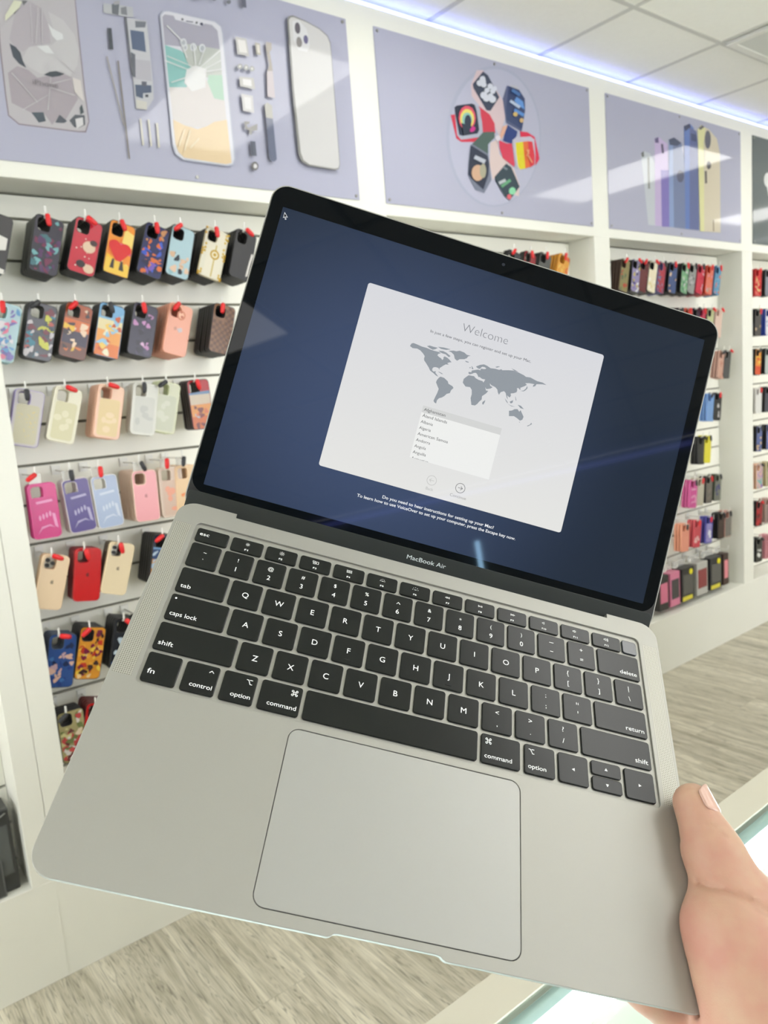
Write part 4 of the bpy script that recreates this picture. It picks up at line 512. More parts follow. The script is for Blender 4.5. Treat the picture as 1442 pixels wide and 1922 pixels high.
for i, (row, j, n, ec, base, ak, desc, kw) in enumerate(B1):
    stack(HOOKS[row][j]*2.15/2.17, ZG[row], n, ec, base, ak, desc, W1[row], 100+i, **kw)
# second bay: the few that rise above the lid
stack(2.42, ZG[1], 2, K, (60, 60, 66), ('plain',), 'black phone case just above the lid', 'second bay', 201)
stack(2.52, ZG[1], 2, K, (150, 40, 50), ('plain',), 'dark red phone case just above the lid', 'second bay', 204)
stack(2.62, ZG[1], 3, K, (90, 92, 90), ('plain',), 'grey phone case just above the lid', 'second bay', 202)
stack(2.74, ZG[1], 5, (206, 140, 40), (226, 160, 60), ('blobs', [(214, 90, 50), (236, 190, 90), (150, 60, 60)], 14), 'amber orange phone case above the lid', 'second bay', 203)
W3 = {1: 'third bay, top row', 2: 'third bay, second row', 3: 'third bay, third row', 4: 'third bay, fourth row', 5: 'third bay, fifth row', 6: 'third bay, sixth row', 7: 'third bay, seventh row'}
B3 = {1: [((70, 50, 40), (140, 130, 84), ('blobs', [(190, 60, 50), (90, 110, 80)], 12), 'olive and red phone case half behind the pillar', 'r'),
          (K, (150, 140, 180), ('blobs', [(236, 236, 240), (90, 70, 170), (196, 180, 90), (60, 60, 80)], 18), 'lilac and white phone case', 'r'),
          (K, (104, 40, 46), ('blobs', [(88, 30, 36), (120, 50, 54)], 8), 'maroon phone case', 'r'),
          (K, (236, 226, 196), ('blobs', [(244, 240, 226), (226, 210, 160)], 10), 'cream white phone case', 'r'),
          ((90, 90, 140), (170, 50, 70), ('blobs', [(120, 130, 170), (200, 60, 70), (80, 90, 130)], 14), 'crimson and slate phone case', 'k'),
          (K, (66, 84, 130), ('blobs', [(226, 186, 150), (50, 60, 96), (222, 190, 160)], 6), 'denim blue phone case with a beige patch', 'r'),
          (K, (120, 170, 130), ('blobs', [(150, 196, 150), (90, 140, 110), (200, 200, 200)], 16), 'sage green phone case', 'r'),
          (K, (150, 152, 150), ('blobs', [(180, 180, 180), (110, 112, 114)], 10), 'mid grey phone case', 'k'),
          ((150, 20, 50), (206, 40, 70), ('blobs', [(232, 180, 190), (180, 20, 50)], 8), 'raspberry pink phone case', 'k'),
          ((206, 60, 30), (222, 120, 100), ('blobs', [(236, 150, 170), (150, 190, 170), (226, 110, 60)], 14), 'orange rimmed pink phone case', 'r'),
          ((60, 110, 150), (90, 150, 190), ('blobs', [(120, 176, 206), (214, 120, 90)], 10), 'steel blue phone case nearest the bay side', 'r')],
      2: [(K, (50, 50, 56), ('plain',), 'black phone case peeking over the lid', 'k'), ((190, 80, 60), (214, 90, 70), ('plain',), 'coral phone case peeking over the lid', 'r'),
          (K, (60, 40, 60), ('plain',), 'dark plum phone case peeking over the lid', 'k'), ((150, 30, 60), (196, 40, 80), ('plain',), 'deep pink phone case peeking over the lid', 'r'),
          (K, (196, 200, 150), ('plain',), 'pale lime phone case peeking over the lid', 'r'), ((220, 190, 176), (226, 196, 180), ('plain',), 'pale peach phone case over the lid corner', 'r')],
      3: [((190, 150, 136), (206, 160, 140), ('blobs', [(190, 130, 110)], 6), 'dusty rose phone case beside the lid', 'k'), (K, (66, 66, 68), ('plain',), 'charcoal phone case beside the lid', 'r')],
      4: [((110, 150, 210), (120, 160, 214), ('plain',), 'light blue phone case beside the lid', 'k'), (K, (34, 36, 38), ('framed', (30, 32, 34), (180, 176, 176)), 'black phone case with a pale edge', 'r')],
      5: [(K, (40, 40, 36), ('plain',), 'black phone case behind a yellow one', 'k'), ((214, 206, 40), (226, 216, 50), ('plain',), 'bright yellow phone case', 'k')],
      6: [((206, 90, 150), (214, 96, 160), ('gloss', (206, 84, 150), (240, 180, 210)), 'hot pink phone case', 'k'), ((196, 190, 170), (190, 184, 166), ('plain',), 'beige phone case with a pink rim', 'r'),
          (K, (110, 100, 92), ('framed', (104, 98, 90), (120, 110, 100)), 'brownish grey phone case', 'r'), ((60, 70, 50), (120, 122, 110), ('framed', (110, 112, 104), (60, 60, 110)), 'olive rimmed grey phone case', 'k')],
      7: [((232, 160, 130), (240, 160, 136), ('plain',), 'coral peach phone case', 'k'), ((214, 90, 100), (214, 76, 90), ('framed', (206, 70, 84), (240, 190, 190)), 'rose red phone case', 'r'),
          ((80, 80, 170), (50, 60, 150), ('framed', (150, 140, 200), (226, 226, 236)), 'cobalt and lavender phone case', 'r'), (K, (60, 40, 36), ('plain',), 'dark brown phone case', 'k'), ((190, 140, 130), (120, 116, 110), ('plain',), 'grey phone case with a rose rim', 'k')]}
for row, L in B3.items():
    for j, (ec, base, ak, desc, tc_) in enumerate(L):
        stack(R3[row][j], ZG[row], 5 if row == 1 else 3, ec, base, ak, desc, W3[row], 300+row*20+j, tagc=tc_, w=66 if row == 1 else CW, tilt=.12 if row > 3 else .22)
# last bay at the right edge of the photo
B4 = [(1, [((200, 30, 36), (206, 40, 44), ('blobs', [(232, 120, 110), (226, 190, 130), (190, 20, 30)], 18), 'scarlet phone case with beige shapes'), (K, (130, 136, 150), ('plain',), 'slate grey phone case')]),
      (2, [(K, (70, 66, 66), ('blobs', [(190, 160, 130)], 6), 'dark phone case with a tan patch'), ((40, 70, 170), (230, 232, 240), ('blobs', [(30, 60, 170), (244, 244, 248)], 12), 'white and royal blue phone case')]),
      (3, [(K, (232, 150, 40), ('layers', [(226, 80, 30), (236, 140, 40), (240, 200, 60)], [(240, 210, 80), (210, 60, 30)], 8), 'yellow to orange phone case'), (K, (190, 200, 196), ('plain',), 'silver grey phone case')]),
      (4, [((226, 224, 220), (230, 230, 226), ('plain',), 'white phone case'), (K, (66, 70, 84), ('plain',), 'graphite phone case')]),
      (5, [(K, (90, 104, 160), ('blobs', [(232, 196, 140), (70, 84, 130)], 8), 'indigo phone case with a cream patch'), (K, (110, 120, 180), ('plain',), 'periwinkle phone case')]),
      (6, [((236, 190, 160), (214, 186, 190), ('blobs', [(240, 190, 160), (120, 200, 190), (160, 120, 210)], 16), 'peach and turquoise phone case'), ((200, 190, 150), (176, 170, 140), ('plain',), 'khaki phone case')]),
      (7, [(K, (160, 30, 44), ('blobs', [(200, 40, 50), (50, 30, 34)], 14), 'dark red phone case'), ((190, 160, 150), (150, 130, 124), ('plain',), 'taupe phone case')]),
      (8, [(K, (70, 70, 66), ('framed', (64, 64, 60), (230, 230, 226)), 'black and white boxed phone case'), ((220, 150, 160), (190, 120, 130), ('plain',), 'dusty pink phone case')])]
for row, L in B4:
    for j, (ec, base, ak, desc) in enumerate(L):
        stack(4.46+j*.115, ZG[row], 3, ec, base, ak, desc, 'bay at the right edge', 500+row*9+j, tagc='r' if row in (1, 2, 4, 7) else 'k', tilt=.05)
# hanging blister boxes along the bottom of the third bay
def blister(x, w, body, win, dot, label, seed, logo_=True):
    rnd = random.Random(seed); z = ZG[8]-.02; y = 2.175
    hook(x, z, y-.012, 'white peg hook of the '+label.split(',')[0])
    r = obj('hanging_box', bx(-w/2, w/2, 0, .06, -.205, -.022, bevel=.002), edge(body), label=label, cat='package', mw=Matrix.Translation((x, y, z+.0)))
    bm = bmesh.new(); box(bm, -w/2, w/2, .052, .053, -.022, .012); obj('hang_tab', bm, CLEARP, r)
    bm = bmesh.new(); box(bm, -w/2+.01, w/2-.01, -.0012, .0005, -.165, -.06); obj('window', bm, mat('box_window', win, .15, noise=.05), r)
    if dot:
        bm = bmesh.new(); cyl(bm, (w*.22, -.003, -.048), (w*.22, -.001, -.048), .0155, n=20); obj('round_sticker', bm, mat('yellow_sticker', (232, 222, 24), .4), r)
        bm = bmesh.new(); box(bm, -w/2+.004, w/2-.02, -.0016, .0002, -.200, -.178); obj('bottom_band', bm, mat('yellow_band', (216, 204, 60), .4), r)
    return r
specs = [(.085, (36, 34, 34), (206, 110, 140), 0, 'pink fronted black box beside the lid'), (.09, (206, 120, 150), (60, 56, 60), 0, 'pink box with a dark window beside the lid'),
         (.12, (34, 34, 34), (80, 80, 76), 1, 'black yellow-stickered box left of the silver one'), (.11, (176, 176, 170), (130, 50, 54), 0, 'silver box showing a dark red case'),
         (.12, (32, 34, 38), (84, 84, 82), 1, 'black yellow-stickered box right of the silver one'), (.06, (60, 40, 36), (214, 130, 140), 0, 'narrow box with a rose front by the bay side')]
for i, ((w_, b_, wi, d_, lb), x_) in enumerate(zip(specs, (3.468, 3.575, 3.70, 3.845, 3.99, 4.10))): blister(x_, w_, b_, wi, d_, lb+', lowest row of the third bay', i)
# black package standing in the far left bay
r = obj('hanging_box', bx(-.06, .06, 0, .085, 0, .235, bevel=.004), edge((52, 54, 54)), label='black boxed accessory standing at the bottom of the far left bay', cat='package', mw=Matrix.Translation((.262, 2.180, .2995)))
bm = bmesh.new(); box(bm, -.045, .05, -.0015, .0005, .05, .19); obj('window', bm, mat('smoky_window', (84, 88, 88), .12), r)
bm = bmesh.new(); tube(bm, [(-.05, -.004, .16), (.0, -.004, .2), (.05, -.004, .225)], .002); obj('silver_strip', bm, STEEL, r)
r = obj('phone_case', bx(-.05, .05, 0, .012, 0, .10, bevel=.004), edge((96, 98, 98)), label='grey flat case lying against the black box, far left bay', cat='phone case', mw=Matrix.Translation((.235, 2.162, .2995)) @ Matrix.Rotation(-.12, 4, 'X'))
bm = bmesh.new(); box(bm, -.045, .045, -.001, .0005, .006, .094); obj('inner_panel', bm, mat('dark_panel', (60, 62, 62), .3), r)

# ---------------------------------------------------------------- glass display counter under the camera
CT = empty('display_counter', (.6, 0, 0), 'white rimmed glass display counter below the hand, lit inside', 'counter')
def cp(name, bm, m): return obj(name, bm, m, CT)
GL = bpy.data.materials.new('counter_glass'); GL.use_nodes = True; nt = GL.node_tree; nt.nodes.remove(nt.nodes['Principled BSDF'])
tr = nt.nodes.new('ShaderNodeBsdfTransparent'); gl = nt.nodes.new('ShaderNodeBsdfGlossy'); gl.inputs['Roughness'].default_value = .02; fr = nt.nodes.new('ShaderNodeMath'); fr.operation = 'MULTIPLY_ADD'; fr.inputs[1].default_value = .5; fr.inputs[2].default_value = .04; lw = nt.nodes.new('ShaderNodeLayerWeight'); lw.inputs[0].default_value = .12; nt.links.new(lw.outputs['Facing'], fr.inputs[0]); mxs = nt.nodes.new('ShaderNodeMixShader')
tr.inputs[0].default_value = (.93, .97, .96, 1); nt.links.new(fr.outputs[0], mxs.inputs[0]); nt.links.new(tr.outputs[0], mxs.inputs[1]); nt.links.new(gl.outputs[0], mxs.inputs[2]); nt.links.new(mxs.outputs[0], nt.nodes['Material Output'].inputs[0])
cx0, cx1 = -1.4, 3.2
CRIM = mat('counter_rim', (196, 192, 174), .4, noise=.015, nscale=3); CLIN = mat('counter_lining', (236, 240, 240), .5, noise=.02); CGR = mat('counter_channel', (188, 206, 204), .3, metal=.3, noise=.03)
bm = bmesh.new(); box(bm, cx0, cx1, .4335, .4755, .955, 1.0); box(bm, cx0, cx1, -.30, -.26, .955, 1.0); box(bm, cx0, cx0+.04, -.26, .4335, .955, 1.0); box(bm, cx1-.04, cx1, -.26, .4335, .955, 1.0); cp('rim', bm, CRIM)
bm = bmesh.new(); box(bm, cx0+.005, cx1-.005, .455, .470, 0, .955); box(bm, cx0+.005, cx1-.005, -.29, -.27, 0, .955); box(bm, cx0+.005, cx0+.03, -.27, .455, 0, .955); box(bm, cx1-.03, cx1-.005, -.27, .455, 0, .955); cp('cabinet', bm, CRIM)
cp('glass_top', bx(cx0+.04, cx1-.04, -.26, .4335, .990, .998), GL)
bm = bmesh.new(); box(bm, cx0+.04, cx1-.04, .418, .4335, .972, .9895); cp('channel', bm, CGR)
cp('shelf', bx(cx0+.03, cx1-.03, -.27, .455, .80, .812), CLIN)
cp('light_strip', bx(cx0+.05, cx1-.05, .395, .414, .974, .982), mat('counter_led', (.8, .8, .8), .5, emit=(.86, .96, 1.), estr=16, lin=True))
# ---------------------------------------------------------------- laptop
ALU = mat('silver_aluminium', (168, 167, 161), .46, metal=.55, noise=.012, nscale=900)
ALU2 = mat('trackpad_glass', (172, 172, 169), .42, metal=.5, noise=.01, nscale=700)
KEYM = mat('key_plastic', (14, 18, 18), .24, spec=.36, noise=.08, nscale=400)
BLK = mat('black_gap', (8, 8, 10), .6)
GASK = mat('rubber_gasket', (22, 22, 22), .5)
LEG = mat('key_lettering', (240, 242, 240), .5, emit=(200, 205, 205), estr=.35*GAIN)  # slight glow put into the legend colour
HINGE = mat('hinge_plastic', (36, 40, 38), .42, spec=.35)
GLASS = mat('black_screen_glass', (3, 7, 12), .02, spec=.13)
LM3 = Matrix([[LM[i][j] for j in range(3)] for i in range(3)])
LW = Matrix.Translation(LT) @ LM3.to_4x4()
lap = empty('laptop', mw=LW, label='open silver laptop showing a welcome screen, held up in one hand', cat='laptop')
bpy.context.view_layer.update()
def zbot(y): return -4.3-(y+212.4)*.052
# outline of the deck with the opening scoop (front) and hinge notch (back)
def outline(ins=0., hinge=True, scoop=True):
    W_, D_, r = 152.05-ins, 212.4, 11.
    P = []
    def arc(cx, cy, a0):
        for i in range(9):
            a = math.radians(a0+90*i/8); P.append((cx+(r-ins)*math.cos(a), cy+(r-ins)*math.sin(a)))
    arc(W_+ins-r, -r, 0)                     # back right
    if hinge: P.extend([(118.8, -ins), (118.8, -3.2-ins), (-118.8, -3.2-ins), (-118.8, -ins)])
    arc(-(W_+ins-r), -r, 90)
    arc(-(W_+ins-r), -D_+r, 180)
    if scoop:
        for x, d in ((-26.2, 0), (-24.8, .5), (-23.6, 1.5), (-21.8, 1.9), (21.8, 1.9), (23.6, 1.5), (24.8, .5), (26.2, 0)): P.append((x, -D_+ins+d))
    else: P.extend([(-20, -D_+ins), (20, -D_+ins)])
    arc(W_+ins-r, -D_+r, 270)
    return P
WELL = (0, -67.2, 277.8, 107.4, 3.2)
PAD = (0, -165.8, 120.6, 82.2, 5.5)
me = curve_mesh([outline(), rr(*WELL)[::-1], rr(*PAD)[::-1]], extrude=.4, bevel=.22)
for v in me.vertices: v.co = (v.co.x*1e-3, v.co.y*1e-3, (v.co.z-.62)*1e-3)
obj('deck', me, ALU, lap)
bm = bmesh.new()
rings = []
for ins, zf in ((0.1, lambda y: -1.24), (0, lambda y: -2.4), (.6, lambda y: zbot(y)*.55-1.2), (4, lambda y: zbot(y))):
    rings.append([(x*1e-3, y*1e-3, zf(y)*1e-3) for x, y in outline(ins, scoop=True)])
loft(bm, rings); obj('base', bm, ALU, lap)
bm = bmesh.new(); rsolid(bm, PAD[0], PAD[1], PAD[2]-.75, PAD[3]-.75, 5.1, [(0, -1.1), (0, -.22), (.15, -.07)], 1e-3, 8); obj('trackpad', bm, ALU2, lap)
bm = bmesh.new(); rsolid(bm, PAD[0], PAD[1], PAD[2]-.02, PAD[3]-.02, 5.4, [(0, -1.23), (0, -1.18)], 1e-3, 8); obj('trackpad_gap', bm, BLK, lap)
# speaker grilles: a fine pattern of drilled holes
def grille_material():
    M = bpy.data.materials.new('speaker_holes'); M.use_nodes = True; nt = M.node_tree; b = nt.nodes['Principled BSDF']
    tc = nt.nodes.new('ShaderNodeTexCoord'); sp = nt.nodes.new('ShaderNodeVectorMath'); sp.operation = 'SCALE'; sp.inputs[3].default_value = 1000/1.02
    fr = nt.nodes.new('ShaderNodeVectorMath'); fr.operation = 'FRACTION'; su = nt.nodes.new('ShaderNodeVectorMath'); su.operation = 'SUBTRACT'; su.inputs[1].default_value = (.5, .5, 0)
    mu = nt.nodes.new('ShaderNodeVectorMath'); mu.operation = 'MULTIPLY'; mu.inputs[1].default_value = (1, 1, 0)
    ln = nt.nodes.new('ShaderNodeVectorMath'); ln.operation = 'LENGTH'; lt = nt.nodes.new('ShaderNodeMath'); lt.operation = 'LESS_THAN'; lt.inputs[1].default_value = .25
    mx = nt.nodes.new('ShaderNodeMix'); mx.data_type = 'RGBA'; mx.inputs[6].default_value = (*s2l((184, 183, 174)), 1); mx.inputs[7].default_value = (*s2l((86, 82, 74)), 1)
    L = nt.links.new
    L(tc.outputs['Object'], sp.inputs[0]); L(sp.outputs[0], fr.inputs[0]); L(fr.outputs[0], su.inputs[0]); L(su.outputs[0], mu.inputs[0]); L(mu.outputs[0], ln.inputs[0]); L(ln.outputs['Value'], lt.inputs[0]); L(lt.outputs[0], mx.inputs[0]); L(mx.outputs[2], b.inputs['Base Color'])
    b.inputs['Metallic'].default_value = .55; b.inputs['Roughness'].default_value = .46
    return M
GR = grille_material()
for s in (-1, 1):
    obj('speaker_grille', bx(s*.14588-.0046, s*.14588+.0046, -.1182, -.0168, -.0002, .00003), GR, lap)
# keys
PX = 19.0; XK = -137.1
def U(u): return XK+u*PX
ROWS = [(-17.2, 9.7), (-28.4, 16.6), (-46.9, 16.6), (-65.4, 16.6), (-83.9, 16.6), (-102.4, 16.6)]
keys = []   # (x0, x1, ytop, h, legend)
def add(row, u0, w, leg, y=None, h=None):
    t, hh = ROWS[row]; keys.append((U(u0), U(u0+w)-1.9, t if y is None else y, hh if h is None else h, leg))
add(0, 0, 1.085, 'esc')
fx0, fx1 = U(1.085), 126.0; fw = (fx1+1.9-fx0)/12
for i in range(12): keys.append((fx0+i*fw, fx0+(i+1)*fw-1.9, ROWS[0][0], 9.7, 'F%d' % (i+1)))
keys.append((127.2, 136.6, ROWS[0][0], 9.4, 'touch'))
for i, s in enumerate(('~`', '!1', '@2', '#3', '$4', '%5', '^6', '&7', '*8', '(9', ')0', '_-', '+=')): add(1, i, 1, ('two', s[0], s[1]))
add(1, 13, 1.5, ('br', 'delete', 10.8)); add(2, 0, 1.5, ('bl', 'tab', 5.6))
for i, s in enumerate('QWERTYUIOP'): add(2, 1.5+i, 1, ('one', s))
for i, s in enumerate(('{[', '}]', '|\\')): add(2, 11.5+i, 1, ('two', s[0], s[1]))
add(3, 0, 1.75, ('bl', 'caps lock', 14.4))
for i, s in enumerate('ASDFGHJKL'): add(3, 1.75+i, 1, ('one', s))
for i, s in enumerate((':;', '"\'')): add(3, 10.75+i, 1, ('two', s[0], s[1]))
add(3, 12.75, 1.75, ('br', 'return', 11)); add(4, 0, 2.25, ('bl', 'shift', 7.6))
for i, s in enumerate('ZXCVBNM'): add(4, 2.25+i, 1, ('one', s))
for i, s in enumerate(('<,', '>.', '?/')): add(4, 9.25+i, 1, ('two', s[0], s[1]))
add(4, 12.25, 2.25, ('br', 'shift', 7.6))
add(5, 0, 1, ('fn',)); add(5, 1.02, 1, ('mod', 'control', 11.2, '^')); add(5, 2.04, 1, ('mod', 'option', 10, 'o')); add(5, 3.06, 1.22, ('mod', 'command', 15, 'c'))
add(5, 4.28, 4.97, None); add(5, 9.25, 1.24, ('modr', 'command', 15, 'c')); add(5, 10.51, 1.0, ('modr', 'option', 10, 'o'))
add(5, 11.51, .99, ('arr', 'l')); add(5, 12.5, 1, ('arr', 'u'), y=-102.4, h=8.0); add(5, 12.5, 1, ('arr', 'd'), y=-111.2, h=7.8); add(5, 13.5, 1, ('arr', 'r'))
ZK = -.02
def cmd_sym(b, x, y, s, z):
    w = .32; a = s*.28
    stroke(b, [(x-a, y-a), (x+a, y-a), (x+a, y+a), (x-a, y+a)], w, z, closed=True)
    for i in (-1, 1):
        for j in (-1, 1): stroke(b, circ(x+i*a*1.95, y+j*a*1.95, a*.95, n=10), w, z)
def opt_sym(b, x, y, s, z):
    stroke(b, [(x-s*.5, y+s*.4), (x-s*.2, y+s*.4), (x+s*.2, y-s*.4), (x+s*.5, y-s*.4)], .34, z); stroke(b, [(x+s*.05, y+s*.4), (x+s*.5, y+s*.4)], .34, z)
def legend(b, x0, x1, yt, h, L, z):
    cx = (x0+x1)/2; cy = yt-h/2; yb = yt-h
    if L == 'esc': text(b, 'esc', x0+2, cy-.4, 2.5, width=5.4, z=z); return
    if isinstance(L, str) and L[0] == 'F':
        n = int(L[1:]); text(b, L, cx, yb+1.7, 1.25, 'C', width=2.1 if n < 10 else 2.7, z=z, off=.012); Y = yt-3.3
        if n in (1, 2):
            r = .5 if n == 1 else .65; stroke(b, circ(cx, Y, r, n=10), .2, z)
            for k in range(8):
                a = k*math.pi/4; stroke(b, [(cx+r*1.8*math.cos(a), Y+r*1.8*math.sin(a)), (cx+r*2.2*math.cos(a), Y+r*2.2*math.sin(a))], .24, z)
        elif n == 3:
            stroke(b, [(cx-1.9, Y+.2), (cx-.2, Y+.2), (cx-.2, Y+1), (cx-1.9, Y+1)], .22, z, closed=True); stroke(b, [(cx-1.5, Y-1.1), (cx-.1, Y-1.1), (cx-.1, Y-.3), (cx-1.5, Y-.3)], .22, z, closed=True); stroke(b, [(cx+.4, Y-.9), (cx+1.6, Y-.9), (cx+1.6, Y+.8), (cx+.4, Y+.8)], .22, z, closed=True)
        elif n == 4:
            for i in (-1, 0, 1):
                for j in (-.55, .55): stroke(b, circ(cx+i*1.15, Y+j, .4, n=8), .2, z)
        elif n in (5, 6):
            R = 1.2 if n == 5 else 1.5; stroke(b, [(cx-.6, Y-.6), (cx+.6, Y-.6)], .26, z)
            for k in range(5 if n == 6 else 5):
                a = math.pi*(k)/4; stroke(b, [(cx+R*math.cos(a), Y-.5+R*math.sin(a)), (cx+(R+.3)*math.cos(a), Y-.5+(R+.3)*math.sin(a))], .26, z)
        elif n in (7, 9):
            d = -1 if n == 7 else 1
            for o_ in (-.9, .5): stroke(b, [(cx+d*o_, Y-.6), (cx+d*(o_+1.2), Y), (cx+d*o_, Y+.6)], .2, z, closed=True)
        elif n == 8:
            stroke(b, [(cx-1.2, Y-.6), (cx, Y), (cx-1.2, Y+.6)], .2, z, closed=True); stroke(b, [(cx+.5, Y-.6), (cx+.5, Y+.6)], .24, z); stroke(b, [(cx+1.1, Y-.6), (cx+1.1, Y+.6)], .24, z)
        else:
            q = cx-.2 if n == 10 else cx-.7
            stroke(b, [(q-.8, Y-.3), (q-.3, Y-.3), (q+.4, Y-.8), (q+.4, Y+.8), (q-.3, Y+.3), (q-.8, Y+.3)], .2, z, closed=True)
            for k in range({10: 0, 11: 1, 12: 3}[n]): stroke(b, circ(q+.3, Y, .8+.45*k, -45, 45, 6), .2, z)
        return
    t = L[0]
    if t == 'one': text(b, L[1], cx, cy-1.75, 3.5, 'C', z=z)
    elif t == 'two':
        a, c = L[1], L[2]
        if a in '<>?{}|:"' or a == '_' or a == '+': s1 = 3.0
        else: s1 = 2.5
        up = {'_': 5.6, '^': 1.2, '~': 1.8, '*': 1.6}.get(a, 2.4)
        if a == '_': stroke(b, [(cx-1.3, cy+3.4), (cx+1.3, cy+3.4)], .3, z)
        elif a == '^': stroke(b, [(cx-1, cy+2.2), (cx, cy+3.4), (cx+1, cy+2.2)], .3, z)
        elif a == '"': stroke(b, [(cx-.5, cy+2.6), (cx-.5, cy+3.8)], .32, z); stroke(b, [(cx+.5, cy+2.6), (cx+.5, cy+3.8)], .32, z)
        else: text(b, a, cx, cy+up-.3, s1, 'C', z=z)
        if c == '-': stroke(b, [(cx-.9, cy-2.8), (cx+.9, cy-2.8)], .32, z)
        elif c == "'": stroke(b, [(cx, cy-2.8), (cx, cy-1.6)], .32, z)
        else: text(b, c, cx, cy-4.6, 3.2 if c.isdigit() else 3.0, 'C', z=z)
    elif t == 'bl':
        text(b, L[1], x0+2.2, yb+3.0, 2.7, 'L', width=L[2], z=z)
        if L[1] == 'caps lock': disc(b, x0+2.6, yt-2.8, .55, z)
    elif t == 'br': text(b, L[1], x1-1.9, yb+3.0, 2.7, 'R', width=L[2], z=z)
    elif t == 'fn': text(b, 'fn', x0+2.2, yb+4.6, 2.9, 'L', width=3.6, z=z)
    elif t in ('mod', 'modr'):
        sx = x1-4.0 if t == 'mod' else x0+4.0
        text(b, L[1], x1-1.7-.0 if t == 'mod' else x0+2.0, yb+3.2, 2.5, 'R' if t == 'mod' else 'L', width=L[2], z=z)
        if L[3] == '^': stroke(b, [(sx-1.1, yt-4), (sx, yt-2.9), (sx+1.1, yt-4)], .32, z)
        elif L[3] == 'o': opt_sym(b, sx, yt-4, 3.0, z)
        else: cmd_sym(b, sx, yt-4, 1.9, z)
    elif t == 'arr':
        d = {'l': (-1, 0), 'r': (1, 0), 'u': (0, 1), 'd': (0, -1)}[L[1]]; p = (-d[1], d[0]); s = .85
        poly(b, [(cx+d[0]*s, cy+d[1]*s), (cx-d[0]*s*.8+p[0]*s, cy-d[1]*s*.8+p[1]*s), (cx-d[0]*s*.8-p[0]*s, cy-d[1]*s*.8-p[1]*s)], z)
TOUCH = mat('touch_sensor_glass', (40, 46, 52), .12, spec=.6)
KN = {'esc': 'escape key', 'touch': 'blank glossy power button key'}
for x0, x1, yt, h, L in keys:
    bm = bmesh.new(); cx, cy = (x0+x1)/2, yt-h/2
    rsolid(bm, cx, cy, x1-x0, h, 1.6, [(0, -1.235), (0, -.45), (.12, -.22), (.4, -.12)], 1e-3, 5)
    k = obj('key', bm, TOUCH if L == 'touch' else KEYM, lap)
    if L == 'touch': k['label'] = 'blank glossy power button key'
    if L and L != 'touch':
        b = bmesh.new(); legend(b, x0, x1, yt, h, L, -.09); obj('legend', b, LEG, k)
    if L in (('one', 'F'), ('one', 'J')):
        b = bmesh.new(); rsolid(b, cx, yt-h+2.6, 3.6, .5, .24, [(0, -.14), (.1, .1)], 1e-3, 3); obj('key_bump', b, BLK, k)

# lid: frame at the hinge, x to the right, y up the screen, z towards the viewer
ANG = 0.6877154
SF = Matrix.Translation((0, .0034455, -.0041941)) @ Matrix.Rotation(ANG, 4, 'X')
def lidpart(name, bm, m, parent=None, **k):
    o = obj(name, bm, m, parent if parent else lap, **k)
    if parent is None: o.matrix_local = SF
    return o
bm = bmesh.new()
rsolid(bm, 0, 100.2, 304.2, 211, 10.5, [(0, -.25), (0, -2.2), (.6, -3.4), (3.5, -4.2)], 1e-3, 8); lidpart('lid', bm, ALU)
bm = bmesh.new(); rsolid(bm, 0, 100.2, 302.9, 209.7, 9.9, [(0, -.3), (0, -.06)], 1e-3, 8); lidpart('gasket', bm, GASK)
bm = bmesh.new(); rsolid(bm, 0, 106.0, 301.9, 197.6, 9.4, [(0, -.2), (0, -.02), (.05, 0)], 1e-3, 8); lidpart('bezel_glass', bm, GLASS)
bm = bmesh.new(); rsolid(bm, 0, 1.0, 301.6, 13.0, 2.6, [(0, -3.4), (0, .35), (.3, .6), (.9, .62)], 1e-3, 5); hc = lidpart('hinge_cover', bm, HINGE)
bm = bmesh.new(); text(bm, 'MacBook Air', 0, .9, 2.75, 'C', width=25.2, z=.66); obj('lettering', bm, mat('hinge_lettering', (206, 214, 214), .4, emit=(150, 160, 165), estr=.3*GAIN), hc)  # printed name, given a slight glow in its colour
bm = bmesh.new(); disc(bm, 0, 199.0, 1.1, .02); lidpart('webcam', bm, mat('webcam_lens', (24, 30, 44), .1))
def display_material():
    M = bpy.data.materials.new('display_backdrop'); M.use_nodes = True; nt = M.node_tree; b = nt.nodes['Principled BSDF']
    b.inputs['Base Color'].default_value = (.003, .003, .004, 1); b.inputs['Roughness'].default_value = .03; b.inputs['Specular IOR Level'].default_value = .13
    tc = nt.nodes.new('ShaderNodeTexCoord'); mp = nt.nodes.new('ShaderNodeMapping'); mp.inputs['Location'].default_value = (.05, -.085, 0)
    g = nt.nodes.new('ShaderNodeVectorMath'); g.operation = 'LENGTH'; nt.links.new(tc.outputs['Object'], mp.inputs[0]); nt.links.new(mp.outputs[0], g.inputs[0])
    r = nt.nodes.new('ShaderNodeMapRange'); r.interpolation_type = 'SMOOTHSTEP'; r.inputs[1].default_value = .02; r.inputs[2].default_value = .175; nt.links.new(g.outputs['Value'], r.inputs[0])
    mx = nt.nodes.new('ShaderNodeMix'); mx.data_type = 'RGBA'; mx.inputs[6].default_value = (*s2l((62, 77, 108)), 1); mx.inputs[7].default_value = (*s2l((30, 42, 58)), 1)
    nt.links.new(r.outputs[0], mx.inputs[0]); nt.links.new(mx.outputs[2], b.inputs['Emission Color']); b.inputs['Emission Strength'].default_value = GAIN
    return M
def scr(name, rgb, s=1.): return mat(name, (2, 2, 2), .02, spec=.13, emit=rgb, estr=s*GAIN)
bm = bmesh.new(); poly(bm, [(-143.3, 12.3), (143.3, 12.3), (143.3, 191.5), (-143.3, 191.5)], .03); dp = lidpart('display', bm, display_material())
def dpart(name, bm, m): return obj(name, bm, m, dp)
